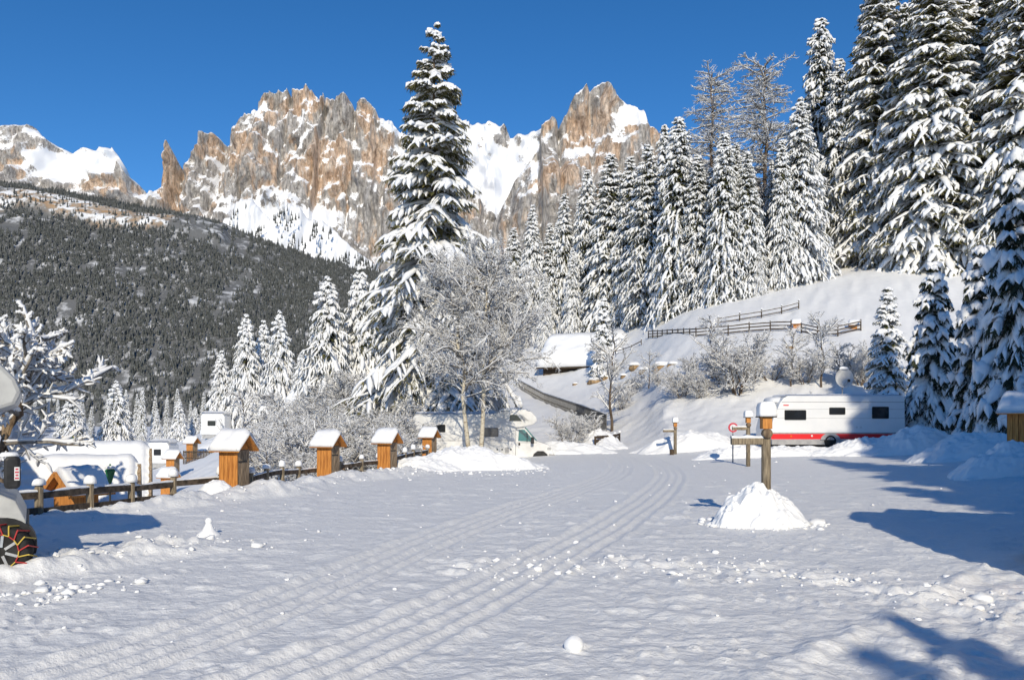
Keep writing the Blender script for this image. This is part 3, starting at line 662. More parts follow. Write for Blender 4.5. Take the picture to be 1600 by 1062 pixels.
    parts.append(tubes((TP+np.array([0, 0, 1])*h2[..., None]*.6)[keep], wt[keep], h2[keep], sides, 0, .45))
    V, Q = join(parts); mesh_np('snow_cover', V, Q, None, M['tree_snow'], root)
    # needles: slim triangles hanging under boughs and twigs
    def brush(PP, cnt, ln, ls):
        n2, K2 = PP.shape[:2]
        f = rg.uniform(0, 1, (n2, cnt))*(K2-1.001); a = f.astype(int); b_ = (f-a)[..., None]
        r_ = np.arange(n2)[:, None]
        o_ = PP[r_, a]*(1-b_)+PP[r_, a+1]*b_
        tg = PP[r_, a+1]-PP[r_, a]; tg /= np.linalg.norm(tg, axis=2, keepdims=True)+1e-9
        up = np.array([0, 0, 1.]); sd_ = np.cross(tg, up); sd_ /= np.linalg.norm(sd_, axis=2, keepdims=True)+1e-9
        d = sd_*rg.normal(0, .8, (n2, cnt, 1))+tg*rg.uniform(.1, .9, (n2, cnt, 1))-up*rg.uniform(.1, 1.1, (n2, cnt, 1))
        d /= np.linalg.norm(d, axis=2, keepdims=True)
        l_ = ln*ls[:, None, None]*rg.uniform(.5, 1.25, (n2, cnt, 1))
        w_ = tg*l_*.17+rg.normal(0, .03, (n2, cnt, 3))*ln
        tri_ = np.stack([o_-w_, o_+w_, o_+d*l_], 2).reshape(-1, 3)
        return tri_
    ls = np.clip(L/1.6, .42, 1); parts = [brush(P, tri+8, nl*1.25, ls), brush(TP, tri, nl, np.repeat(ls, ntw))]
    # shaded inner twigs close to the stem
    nc = int(H*42); zc = rg.uniform(.02, .96, nc)*H; rc = R*((1-zc/H)**shape)*.42*np.sqrt(rg.uniform(.02, 1, nc)); ac = rg.uniform(0, 6.28, nc)
    o_ = np.stack([rc*np.cos(ac), rc*np.sin(ac), zc], -1); d = np.stack([np.cos(ac), np.sin(ac), -.8+0*ac], -1)+rg.normal(0, .4, (nc, 3))
    l_ = (nl*1.9)*rg.uniform(.6, 1.2, (nc, 1))*np.minimum(1, .25+1.6*(1-zc/H))[:, None]; wv = np.cross(d, [0, 0, 1.]); wv /= np.linalg.norm(wv, axis=1, keepdims=True)
    parts.append(np.stack([o_-wv*l_*.35, o_+wv*l_*.35, o_+d*l_], 1).reshape(-1, 3))
    V = np.concatenate(parts); T = np.arange(len(V)).reshape(-1, 3)
    mesh_np('crown', V, None, T, M[needle], root, False)
    return root

def grow(P, cnt, ln, ang, up, rg, K=5, smin=.25, smax=1., wig=.10, flat=1.):
    """children along parents P(N,K,3): returns paths and the parent index"""
    n, Kp = P.shape[:2]; plen = np.linalg.norm(np.diff(P, axis=1), axis=2).sum(1)
    r_ = np.repeat(np.arange(n), cnt); m_ = len(r_)
    s_ = (smin+(smax-smin)*((np.tile(np.arange(cnt), n)+rg.uniform(0, 1, m_))/cnt)); s_ = np.clip(s_, 0, .999)
    f = s_*(Kp-1); a = f.astype(int); b_ = (f-a)[:, None]
    o_ = P[r_, a]*(1-b_)+P[r_, a+1]*b_
    t_ = P[r_, a+1]-P[r_, a]; t_ /= np.linalg.norm(t_, axis=1, keepdims=True)+1e-9
    q = rg.normal(0, 1, (m_, 3)); q[:, 2] *= flat; q -= (q*t_).sum(1, keepdims=True)*t_; q /= np.linalg.norm(q, axis=1, keepdims=True)+1e-9
    an = ang*rg.uniform(.7, 1.3, (m_, 1))
    d = t_*np.cos(an)+q*np.sin(an)
    l_ = plen[r_]*ln*rg.uniform(.6, 1.2, m_)*(1.15-.6*s_)
    out = np.zeros((m_, K, 3)); p = o_.copy(); out[:, 0] = p
    for k in range(1, K):
        d = d+rg.normal(0, wig, (m_, 3)); d[:, 2] += up; d /= np.linalg.norm(d, axis=1, keepdims=True)
        p = p+d*(l_/(K-1))[:, None]; out[:, k] = p
    return out, r_
def make_bare(name, stems, levels, seed, r0, bark='bark', snow=.02, tip=.006, sides0=7, snowlv=1, fine=3, rr_pow=.55, parts_name=('trunk', 'branches', 'snow_cover'), smax=.05):
    rg = np.random.default_rng(seed); root = empty(name, (0, 0, 0))
    P = np.array(stems, float); rad = np.full(len(P), r0)
    V, Q = tubes(P, rad[:, None]*np.linspace(1, .25, P.shape[1])[None], rad[:, None]*np.linspace(1, .25, P.shape[1])[None], sides0)
    mesh_np(parts_name[0], V, Q, None, M[bark], root)
    wood = []; sn = []
    cur = P; cr = rad
    if snowlv == 0: pass
    for li, lv in enumerate(levels):
        cur, pi = grow(cur, rg=rg, **lv)
        cr = np.maximum(cr[pi]*rr_pow*rg.uniform(.7, 1.1, len(pi)), tip)
        K = cur.shape[1]; tp = np.linspace(1, .35, K)[None]
        sd_ = 5 if li == 0 else fine
        wood.append(tubes(cur, cr[:, None]*tp, cr[:, None]*tp, sd_))
        sw = np.clip(cr*1.05+snow, 0, smax+snow)[:, None]*rg.uniform(.55, 1.3, cur.shape[:2])*np.concatenate([np.full(K-1, 1.), [.4]])[None]
        sn.append(tubes(cur+np.array([0, 0, 1])*(cr[:, None, None]*.6+sw[..., None]*.5), sw, sw*.9, 4 if li < 2 else 3, 0, .6))
    V, Q = join(wood); mesh_np(parts_name[1], V, Q, None, M['twig'], root)
    V, Q = join(sn); mesh_np(parts_name[2], V, Q, None, M['tree_snow'], root)
    return root
def stem(x, y, z0, z1, k=7, lean=(0, 0), wob=.08, seed=0):
    rg = np.random.default_rng(seed); t_ = np.linspace(0, 1, k)
    return [[x+lean[0]*a+(rg.normal(0, wob) if a > 0 else 0), y+lean[1]*a+(rg.normal(0, wob) if a > 0 else 0), z0+(z1-z0)*a] for a in t_]
FIRST = {}
def plant(kind, x, y, z, sc, rz, label, cat='tree', group=None):
    """the first use of a kind moves the tree itself, then copies it part by part"""
    src, kids = KINDS[kind]
    scl = sc if isinstance(sc, tuple) else (sc, sc, sc)
    if kind not in FIRST:
        FIRST[kind] = 1; src.location = (x, y, z); src.rotation_euler = (0, 0, rz); src.scale = scl
        tag(src, label, cat, group); return src
    r = copy_tree(src, kids, (x, y, z), rz, scl, label, group); r['category'] = cat
    if group is None and 'group' in r: del r['group']
    return r
KINDS = {}
def kind(k, o): KINDS[k] = (o, kidlist(o))
HS = 25.
kind('a', make_spruce('spruce_tree', HS, 3.5, 1, 46, 9, 8, droop=.85, snow=.145, tri=8, nl=.36, shape=.62, tsn=.7))
kind('b', make_spruce('spruce_tree', HS, 2.9, 2, 52, 8, 7, droop=1.15, snow=.14, tri=7, nl=.36, shape=.58, tsn=.72))
kind('c', make_spruce('spruce_tree', HS, 3.1, 3, 54, 10, 10, droop=.85, snow=.15, tri=8, nl=.36, shape=.5, gap=.06, needle='needle_olive'))
kind('d', make_spruce('spruce_tree', HS, 4.3, 4, 48, 10, 8, droop=.95, snow=.155, tri=6, nl=.32, shape=.72, tsn=.72))
kind('y', make_spruce('spruce_tree', 9., 1.75, 5, 22, 8, 8, droop=.55, snow=.15, tri=14, nl=.22, shape=.7, sides=5))
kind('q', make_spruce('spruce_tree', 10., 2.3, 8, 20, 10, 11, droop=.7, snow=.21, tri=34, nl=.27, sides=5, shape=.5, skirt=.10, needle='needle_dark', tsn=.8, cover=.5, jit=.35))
kind('w', make_spruce('spruce_tree', 14., 3.7, 15, 34, 10, 9, droop=.95, snow=.14, tri=6, nl=.26, shape=.80, tsn=.7, jit=.2))
kind('hero', make_spruce('spruce_tree', 25.5, 5.6, 12, 44, 11, 14, droop=.50, snow=.20, tri=15, nl=.28, sides=4, shape=.78, skirt=.08, cover=.9, tsn=.62, gap=.16, asc=.04, jit=.55, needle='needle_olive'))
def make_larch(seed):
    rg = np.random.default_rng(seed); H = 24.; k = 9
    st = [stem(0, 0, -.3, H, 12, wob=.05, seed=seed)]
    lv = [dict(cnt=190, ln=.135, ang=1.45, up=.0, K=5, smin=.12, smax=.99, wig=.07, flat=.35), dict(cnt=11, ln=.40, ang=.9, up=-.02, K=3, smin=.15, wig=.1, flat=.4), dict(cnt=3, ln=.5, ang=.9, up=-.12, K=2, wig=.1)]
    return make_bare('larch_tree', st, lv, seed, .22, snow=.024, tip=.008, rr_pow=.26, smax=.035)
kind('larch', make_larch(21))
def make_birch(seed):
    st = [stem(0, 0, -.6, 8.9, 8, (.15, 0), .06, seed), stem(-.55, .1, -.6, 7.6, 8, (-.5, .1), .07, seed+1)]
    lv = [dict(cnt=40, ln=.44, ang=1.12, up=.03, K=7, smin=.42, smax=.99, wig=.13, flat=.8), dict(cnt=12, ln=.42, ang=.85, up=-.0, K=4, smin=.12, wig=.16), dict(cnt=8, ln=.45, ang=.85, up=-.07, K=3, smin=.1, wig=.2), dict(cnt=3, ln=.6, ang=.9, up=-.08, K=2, smin=.1, wig=.2)]
    return make_bare('birch_tree', st, lv, seed, .12, 'birch', snow=.006, tip=.006, rr_pow=.36, smax=.028)
kind('birch', make_birch(31))
def make_shrub(seed, n, h, sp):
    rg = np.random.default_rng(seed)
    st = []
    for i in range(n):
        a = rg.uniform(0, 6.28); st.append(stem(.12*math.cos(a), .12*math.sin(a), -.2, h*rg.uniform(.7, 1), 6, (sp*math.cos(a), sp*math.sin(a)), .05, seed*50+i))
    lv = [dict(cnt=10, ln=.5, ang=.75, up=.02, K=5, smin=.15, wig=.14), dict(cnt=8, ln=.5, ang=.75, up=-.01, K=4, smin=.12, wig=.18), dict(cnt=6, ln=.5, ang=.8, up=-.03, K=2, smin=.1, wig=.2)]
    return make_bare('frosted_shrub', st, lv, seed, .04, snow=.008, tip=.006, rr_pow=.45, smax=.025)
kind('s1', make_shrub(41, 7, 2.6, 1.1)); kind('s2', make_shrub(42, 5, 2.2, 1.3)); kind('s3', make_shrub(43, 9, 2.8, .8))
def make_sapling(seed):
    lv = [dict(cnt=22, ln=.42, ang=.95, up=.05, K=5, smin=.22, wig=.10), dict(cnt=8, ln=.5, ang=.8, up=.0, K=4, smin=.15, wig=.15), dict(cnt=5, ln=.5, ang=.8, up=-.02, K=2, wig=.2)]
    return make_bare('bare_tree', [stem(0, 0, -.2, 4.2, 7, (.1, 0), .05, seed)], lv, seed, .07, snow=.010, tip=.006, rr_pow=.42, smax=.028)
kind('t1', make_sapling(51)); kind('t2', make_sapling(54))
def make_apple(seed):
    st = [stem(0, 0, -.3, 2.5, 7, (.15, -.05), .05, seed), stem(-.15, .1, 1.2, 3.3, 7, (-.5, .2), .06, seed+2), stem(.1, 0, 1.3, 3.3, 7, (.55, -.1), .06, seed+4)]
    lv = [dict(cnt=13, ln=.75, ang=1.0, up=.045, K=7, smin=.3, wig=.12, flat=.6), dict(cnt=7, ln=.42, ang=.75, up=.02, K=5, smin=.15, wig=.14, flat=.6), dict(cnt=6, ln=.45, ang=.8, up=.02, K=3, smin=.15, wig=.18)]
    return make_bare('bare_tree', st, lv, seed, .10, 'old_bark', snow=.030, tip=.008, rr_pow=.42, fine=3, smax=.04)
kind('apple', make_apple(61))

rl = random.Random(3)
def at_px(px, pyb, Y=None):
    if Y is None: p = hill(px, pyb)
    else: x = px2w(px, Y); p = Vector((x, Y, gz(x, Y)))
    return p
def tree_px(k, px, top, pyb, label, Y=None, group=None, rz=None, wide=1.0, H=HS, cat='tree'):
    p = at_px(px, pyb, Y); zt = CH+(HY-top)/F*p.y; s_ = (zt-p.z)/H
    return plant(k, p.x, p.y, p.z-.1, (s_*wide, s_*wide, s_), rl.uniform(0, 6.28) if rz is None else rz, label, cat, group)
G1 = 'spruces standing along the wood edge'
tree_px('hero', 678, 28, 0, 'tallest free-standing spruce with thick snow on olive boughs, behind the motorhome', 50, rz=1.0, H=25.7, wide=1.12)
EDGE = [ # kind, px, top, base, wide, label
 ('c', 1376, -40, 408, 1.15, 'tall spruce on the wood edge with a dark cleft on its right side'),
 ('c', 1462, -60, 416, 1.35, 'broad olive-boughed spruce at the wood edge above the dark near spruces'),
 ('c', 1540, -90, 400, 1.2, 'tall spruce right of the broad olive one, its top beyond the frame'),
 ('c', 1600, -90, 420, 1.2, 'rightmost tall spruce of the wood edge, cut by the frame'),
 ('b', 1412, 2, 392, .9, 'slim spruce tucked between the two tallest wood edge spruces'),
 ('b', 1312, 88, 412, 1.1, 'spruce with regular drooping boughs just right of the highest mid-wood top'),
 ('b', 1283, 24, 405, 1.05, 'high pointed spruce rising over the bright spruce on the wood edge'),
 ('b', 1341, 92, 396, .8, 'small topped spruce peeping out left of the cleft spruce'),
 ('d', 1250, 150, 440, 1.0, 'bright heavily snowed spruce with its foot low on the open slope'),
 ('larch', 1196, 98, 440, 1.15, 'right one of the two frosted larches against the sky'),
 ('larch', 1112, 113, 440, 1.0, 'left one of the two frosted larches against the sky'),
 ('b', 1132, 205, 470, 1.1, 'slender spruce with herringbone snow below the left larch'),
 ('a', 1168, 232, 462, .9, 'spruce standing between the two larches'),
 ('b', 1060, 180, 488, 1.15, 'dark spruce with the highest top left of the larches'),
 ('b', 1038, 192, 478, .9, 'thin topped spruce beside the dark high one'),
 ('a', 1012, 222, 500, 1.0, 'spruce whose top meets the right foot of the ochre summit'),
 ('a', 955, 236, 506, 1.1, 'spruce standing in front of the ochre summit above the barn'),
 ('b', 918, 262, 512, 1.0, 'spruce left of the barn with its top on the ochre cliff'),
 ('a', 985, 240, 500, .9, 'spruce rising right above the barn roof'),
 ('b', 882, 300, 522, 1.0, 'mid height spruce over the left end of the barn roof'),
 ('a', 860, 345, 530, .9, 'shorter spruce left of the barn roof'),
 ('d', 832, 318, 538, .8, 'spruce just right of the frosted birch crown'),
 ('d', 895, 385, 528, .75, 'low thick spruce close behind the barn roof'),
 ('a', 803, 352, 545, .9, 'small spruce behind the right side of the birch crown'),
 ('d', 852, 425, 545, .7, 'lowest spruce at the foot of the wood beside the open slope'),
 ('a', 1090, 238, 478, .95, 'spruce filling the gap right of the dark high one'),
 ('d', 1225, 330, 448, .8, 'short bushy spruce at the foot of the right larch'),
 ('d', 1185, 375, 462, .7, 'low snowy spruce on the slope edge under the larches'),
]
for k, px, top, pb, wd, lab in EDGE:
    tree_px(k, px, top, pb, lab, group=G1, wide=wd*1.42, H=24. if k == 'larch' else HS)
GB = 'spruces deeper in the wood'
for px, top, dY in [(1046, 285, 16), (1015, 300, 20), (985, 320, 18), (950, 345, 18), (925, 340, 16), (890, 365, 16), (858, 385, 14), (832, 410, 12), (1120, 250, 18), (1095, 300, 12), (1180, 290, 8), (1240, 240, 16), (1265, 190, 18), (1580, -60, 12), (1500, -70, 14), (1430, -40, 14), (1350, 60, 14), (1330, 120, 9), (1270, 140, 10), (1222, 215, 9), (1205, 250, 13), (1150, 220, 14), (1110, 260, 9), (1075, 230, 14), (1030, 250, 12), (1000, 262, 10), (970, 275, 14), (940, 290, 10), (905, 310, 13), (870, 350, 12), (845, 375, 9), (818, 392, 8), (788, 400, 5), (775, 372, 12), (1480, 30, 10), (1395, 60, 8), (1300, 190, 6)]:
    e = hill(px, {True: 400, False: 470}[px > 1250]+(0 if px > 1250 else (1250-px)*.13)); Y = e.y+dY; x = px2w(px, Y); z = gz(x, Y)
    s_ = (CH+(HY-top)/F*Y-z)/HS
    plant('ab'[int(px) % 2], x, Y, z, (s_*1.05, s_*1.05, s_), rl.uniform(0, 6.28), 'snowy spruce deeper in the wood, partly hidden by the front row', 'tree', GB)
# left and middle trees
GM = 'spruces between the campsite and the far wood'
for a in [
 ('w', 512, 428, 606, 60, 1.25, 'bright broad spruce above the white mound, left of the big spruce'),
 ('w', 563, 412, 600, 62, 1.1, 'narrower spruce between the bright broad one and the big spruce'),
 ('w', 385, 488, 664, 82, 1.05, 'tallest spruce of the clump behind the nearest wooden hut'),
 ('w', 437, 482, 650, 80, 1.05, 'right spruce of the clump behind the nearest wooden hut'),
 ('w', 346, 545, 664, 84, 1.1, 'left low spruce of the clump behind the nearest wooden hut'),
 ('w', 412, 498, 655, 86, 1.0, 'spruce squeezed in the middle of the clump behind the hut'),
 ('w', 182, 592, 700, 95, 1.35, 'pyramid spruce standing alone behind the long white lodge roofs'),
 ('w', 112, 612, 700, 88, 1.6, 'wide spreading frosted spruce behind the green tractor'),
 ('w', 48, 640, 700, 92, 1.2, 'small spruce at the left behind the lodge roofs'),
 ('w', 280, 622, 694, 110, 1.3, 'young spruce above the small white caravan'),
 ('w', 305, 634, 690, 115, 1.2, 'smaller spruce beside the young one above the white caravan'),
 ('w', 470, 548, 640, 78, 1.15, 'low spruce against the left side of the white mound'),
 ('w', 590, 470, 610, 66, 1.0, 'spruce half hidden by the left boughs of the big spruce'),
 ('w', 640, 520, 640, 47, 1.1, 'snowy young spruce at the lower left of the frosted birch'),
 ('w', 245, 640, 694, 120, 1.1, 'distant spruce left of the young one above the caravan')]:
    k, px, top, pb, Y, wd, lab = a
    tree_px(k, px, top, pb, lab, Y, GM, wide=wd, H=14.)
GF = 'trees at the valley edge below the mountainside'
for i in range(26):
    px = 8+i*17+rl.uniform(-7, 7); Y = rl.uniform(150, 230); x = px2w(px, Y)
    if 5 <= i <= 20 or i % 2: plant('ab'[i % 2], x, Y, gz(x, Y)-.5, rl.uniform(.32, .5), rl.uniform(0, 6.28), 'distant spruce at the valley edge below the wooded mountainside', 'tree', GF)
tree_px('y', 943, 462, 590, 'single young spruce loaded with snow in front of the barn', None, H=9., wide=1.0)
tree_px('y', 1386, 442, 0, 'half shaded spruce behind the right end of the caravan', 49, H=9., wide=1.15)
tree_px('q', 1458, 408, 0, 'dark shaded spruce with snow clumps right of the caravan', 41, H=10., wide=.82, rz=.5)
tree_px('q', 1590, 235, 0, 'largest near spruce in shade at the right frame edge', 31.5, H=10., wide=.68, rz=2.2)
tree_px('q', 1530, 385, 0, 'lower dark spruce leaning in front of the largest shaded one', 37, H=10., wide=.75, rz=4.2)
tree_px('birch', 752, 402, 0, 'pair-stemmed birch with a wide crown of frosted twigs before the motorhome', 38, H=8.9, rz=0.)
plant('apple', px2w(-6, 15.4), 15.4, gz(px2w(-6, 15.4), 15.4), 1.12, .4, 'old fruit tree with snow laden boughs behind the silver van', 'tree')
# frosted shrubs behind the fence
GS = 'frosted shrubs behind the fence'
sh = [(430, 34, 1.3), (455, 36, 1.5), (480, 33, 1.2), (505, 37, 1.5), (535, 34, 1.3), (555, 38, 1.3), (578, 42, 1.3), (600, 40, 1.5), (590, 37, 1.3), (470, 45, 1.5), (510, 47, 1.4), (440, 50, 1.6), (548, 50, 1.5), (590, 48, 1.6), (612, 46, 1.5), (415, 40, 1.2), (480, 56, 2.0), (530, 58, 2.0), (570, 57, 1.9), (497, 30, .8), (612, 33, .9)]
SL = ['frosted shrub right of the thin tree behind the nearest hut', 'frosted shrub midway between the first and second hut, close to the fence', 'low frosted shrub directly behind the gap in the first fence stretch', 'frosted shrub touching the left side of the second hut', 'frosted shrub straight behind the second hut', 'frosted shrub just right of the second hut gable', 'frosted shrub left of the third hut beside the snowy shed roof', 'tall frosted shrub straight behind the third hut',
 'frosted shrub at the right side of the third hut', 'tall frosted shrub deep behind the gap between the first two huts', 'tall frosted shrub deep behind the second hut', 'leftmost tall frosted shrub at the back of the thicket', 'frosted shrub at the left edge of the snow hump', 'frosted shrub on top of the snow hump', 'frosted shrub between snow hump and birch', 'leftmost low frosted shrub beside the nearest hut', 'frosted shrub under the round white mound', 'frosted shrub below the two cabins', 'frosted shrub under the left boughs of the big spruce', 'smallest frosted shrub left of the second hut at the fence', 'smallest frosted shrub left of the third hut at the fence']
for i, (px, Y, s_) in enumerate(sh):
    x = px2w(px, Y); plant(['s1', 's2', 's3'][i % 3], x, Y, gz(x, Y)-.1, (s_*.95, s_*.95, s_*.62), rl.uniform(0, 6.28), SL[i], 'shrub', GS)
tree_px('t1', 380, 618, 0, 'thin leafless tree growing right behind the nearest wooden hut', 27, H=4.2, wide=.8)
for a in [('t2', 956, 535, 0, 60, 'slim frosted tree at the lower end of the road barrier'),
          ('s1', 888, 640, 0, 49, 'frosted bush beyond the motorhome bonnet'),
          ('s3', 918, 648, 0, 50, 'frosted bush on the bank between motorhome and road barrier')]:
    k, px, top, _, Y, lab = a
    tree_px(k, px, top, 0, lab, Y, H={'t': 4.2, 's': 3.0}[k[0]], wide=1.1, cat='shrub' if k[0] == 's' else 'tree')
for a in [('t1', 1112, 500, 592, 'frosted tree standing in front of the left part of the slope fence'),
          ('s1', 1063, 568, 622, 'frosted bush casting a blue shadow at the foot of the slope'),
          ('s3', 1152, 520, 615, 'large round frosted bush in the middle of the slope'),
          ('t2', 1236, 520, 602, 'thin leafless tree with a wide crown left of the dish'),
          ('t2', 1283, 500, 603, 'thicker trunked leafless tree directly above the caravan'),
          ('t1', 1014, 552, 610, 'small frosted tree right of the rocky cut'),
          ('s2', 1315, 520, 590, 'frosted bush behind the satellite dish'),
          ('t1', 1180, 528, 600, 'frosted tree between the round bush and the thin wide one'),
          ('s2', 1088, 545, 588, 'frosted bush just below the long slope fence'),
          ('s2', 982, 575, 620, 'frosted bush beside the rocks above the road'),
          ('s3', 1345, 545, 600, 'frosted bush left of the half shaded spruce'),
          ('s1', 1128, 545, 600, 'frosted bush touching the right of the tree before the slope fence'),
          ('s2', 1205, 540, 596, 'low frosted bush left of the thin wide-crowned tree'),
          ('s1', 1258, 545, 600, 'low frosted bush between the two leafless trees above the caravan'),
          ('s2', 1035, 570, 604, 'low frosted bush above the ochre rocks of the cut bank'),
          ('s3', 1092, 580, 622, 'low frosted bush hanging over the snowy bank below the slope'),
          ('s1', 970, 600, 640, 'frosted bush on the upper left side of the road')]:
    k, px, top, pb, lab = a
    tree_px(k, px, top, pb, lab, None, 'leafless trees and bushes on the slope', H={'t': 4.2, 's': 3.0}[k[0]], wide=1.15, cat='shrub' if k[0] == 's' else 'tree')
# trees beyond the right frame edge, which throw the blue shade over the yard
GO = 'spruces beside the yard beyond the right edge'
for k, x, y, h in [('c', 11.2, -5, 13.5), ('d', 14.6, -3, 19), ('c', 18.3, -2.5, 23), ('c', 17, 3, 10), ('d', 4.2, -8.8, 8.2), ('d', 6, -10, 9), ('c', 20.5, -2, 28), ('d', 24.5, 2, 31), ('c', 30, 10, 30), ('d', 16.5, 6, 11), ('c', 12.8, 1, 11.5), ('c', 20, 12, 12), ('c', 12.8, -3, 14.5), ('d', 16.2, 0, 15), ('b', 3.5, -9.5, 8.1), ('d', 5.0, -9.2, 8.0), ('c', 2.4, -8.5, 7.1), ('c', 6.4, -8.5, 7.6), ('c', 13.8, -6, 16.5), ('d', 18, -5, 21), ('c', 15.5, 2.5, 13), ('c', 11, -2.5, 11), ('d', 35, 6, 28)]:
    plant(k, x, y, 0, (h/HS*1.35, h/HS*1.35, h/HS), x, 'tall spruce beside the yard beyond the right edge', 'tree', GO)

# ------------------------------------------------------------------ built things
def box_part(name, m, parent, *b, bevel=0, jit=0, label=None, smooth=False):
    o = MB().box(*b, jit=jit).build(name, M[m] if isinstance(m, str) else m, parent, smooth, bevel)
    if label: o['label'] = label
    return o
def wooden_hut(px, pyb, Y, rz, sc, label, group, z=None, cap=1.0, boards=True, h=1.16, w_=.50):
    """timber cabinet under a little gable roof: ridge along local x, door in the +x gable face"""
    x = px2w(px, Y); zz = gz(x, Y)-.06 if z is None else z
    t = thing('wooden_hut', (x, Y, zz), label, 'hut', group, rz, sc); a = w_/2
    box_part('carcass', 'dark_wood', t, -a+.03, a-.03, -a+.03, a-.03, -.3, h)
    nb = 4
    if boards:
        for i in range(nb):
            u0 = -a+i*w_/nb; u1 = u0+w_/nb-.009; dz = random.uniform(-.01, .01); pr = random.uniform(0, .007)
            box_part('board', 'orange_wood', t, u0, u1, -a-pr, -a+.028, -.3, h+dz, bevel=.003)
        for i in range(3):
            u0 = -a+.03+i*(w_-.03)/3; u1 = u0+(w_-.03)/3-.009
            box_part('door_board', 'grey_wood', t, a-.028, a+random.uniform(0, .006), u0, u1, -.2, h-.02, bevel=.003)
        box_part('corner_post', 'orange_wood', t, a-.03, a+.012, -a-.012, -a+.028, -.3, h, bevel=.004)
        for zz_ in (.25, .85): box_part('hinge', 'black', t, a+.008, a+.018, -a+.05, a-.12, zz_, zz_+.03)
        for i in range(3):
            u0 = -a+.01+i*w_/3; box_part('side_board', 'grey_wood', t, u0, u0+w_/3-.01, a-.028, a+.004, -.3, h)
        box_part('rear_panel', 'grey_wood', t, -a-.004, -a+.026, -a, a, -.3, h)
    else:
        box_part('front_panel', 'orange_wood', t, -a, a, -a-.01, -a+.03, -.3, h)
        box_part('door', 'grey_wood', t, a-.03, a+.01, -a, a, -.3, h)
    e = .16; ov = .17; rz_ = .36; yo = a+e
    b = MB(); b.prismx([(-a-.01, h-.01), (a+.01, h-.01), (0, h+.30)], -a, a-.01); b.build('gable', M['orange_wood'], t)
    z0 = h+rz_*(1-yo/a*.62)-.02; zr = h+rz_
    sec = [(-yo, z0), (0, zr), (yo, z0)]
    for s_ in (-1, 1):
        b = MB(); b.prismx([(s_*yo, z0-.035), (s_*yo, z0), (0, zr), (0, zr-.04)], -a-ov, a+ov); b.build('roof_side', M['orange_wood'], t, bevel=.003)
    snow_profile('snow_cover', [(-yo-.02, z0+.002), (0, zr+.004), (yo+.02, z0+.002)], -a-ov-.02, a+ov+.02, .15*cap, t, 16, 8, seed=px)
    return t
HG = 'wooden huts over the pitch hook-ups'
wooden_hut(366, 772, 19.6, math.radians(-16), 1.0, 'nearest and largest orange wooden hut, on the fence line with a snow pillow roof', HG)
wooden_hut(513, 747, 25.0, math.radians(-20), 1.0, 'orange wooden hut with snowy gable roof, second along the fence from the left', HG)
wooden_hut(605, 738, 28.3, math.radians(-22), 1.0, 'orange wooden hut with snowy gable roof, third along the fence', HG)
wooden_hut(671, 712, 35.5, math.radians(-22), .92, 'small hut half buried behind the white bank at the rear of the motorhome', HG, z=.05, boards=False)
wooden_hut(300, 702, 62, math.radians(-16), 1.15, 'far hut on the terrace beside the picket fence', HG, boards=False)
wooden_hut(270, 722, 52, math.radians(-10), 1.15, 'far hut below the white caravan, right of the lodge gable', HG, boards=False, z=-1.9)
wooden_hut(263, 745, 44, math.radians(-10), 1.1, 'lowest far hut right behind the fence rail', HG, boards=False, z=-2.5)
p = hill(1244, 512); wooden_hut(1244, 512, p.y, math.radians(-20), .95, 'little hut with gable roof at the slope fence', HG, boards=False, h=.32)
p = hill(1334, 515); wooden_hut(1334, 515, p.y, math.radians(-20), .95, 'little hut at the right end of the slope fence', HG, boards=False, h=.32)
wooden_hut(1597, 700, 24.2, math.radians(-48), 1.25, 'sunlit wooden hut at the right frame edge under dark boughs', HG, z=.62)

# rail fence of the yard
def rail_fence(name, pts, posts, rails, label, ph, pw, mat_p, mat_r, rw=.05, rh=.13, cap=True, snow=True, group=None, cat='fence', seg=3):
    p0 = pts[0]; t = thing(name, (p0[0], p0[1], p0[2]), label, cat, group); o = Vector(p0)
    P = [Vector(p)-o for p in pts]
    d = [0]
    for a, b in zip(P, P[1:]): d.append(d[-1]+(b-a).length)
    def at(s_):
        for i in range(len(P)-1):
            if s_ <= d[i+1]+1e-6: return P[i].lerp(P[i+1], (s_-d[i])/(d[i+1]-d[i]))
        return P[-1]
    n = max(1, round(d[-1]/posts)); Q = [at(d[-1]*i/n) for i in range(n+1)]
    for i, q in enumerate(Q):
        j = random.uniform(-.03, .03)
        b = MB(); b.lathe([(pw, -.5), (pw*.98, ph-.04), (pw*.8, ph+j)], (q.x, q.y, q.z), n=8); b.build('post', M[mat_p], t)
        if cap: snow_lump('snow_cap', (pw*random.uniform(2.4, 3.3), pw*random.uniform(2.4, 3.2), pw*random.uniform(1.5, 2.9)), t, (q.x, q.y, q.z+ph+j-.01), i, n=12)
    for k, hz in enumerate(rails):
        for a, b_ in zip(Q, Q[1:]):
            aa = a+Vector((0, -pw*.8, hz+random.uniform(-.02, .02))); bb = b_+Vector((0, -pw*.8, hz+random.uniform(-.02, .02)))
            MB().beam(aa, bb, rw, rh, seg, .006).build('rail', M[mat_r], t)
            if snow and k == len(rails)-1:
                K = 9; L = np.array([aa.lerp(bb, q_/(K-1)) for q_ in range(K)])[None]
                L[..., 2] += rh/2-.008; hh = np.abs(np.random.default_rng(i+k).normal(.035, .012, (1, K)))
                V, Qd = tubes(L, np.full((1, K), rw*.62), hh, 6, 0, .1); mesh_np('snow_strip', V, Qd, None, M['snow'], t)
    return t
def onto(px, Y, dz=0): x = px2w(px, Y); return (x, Y, float(base_z(x, Y))+dz)
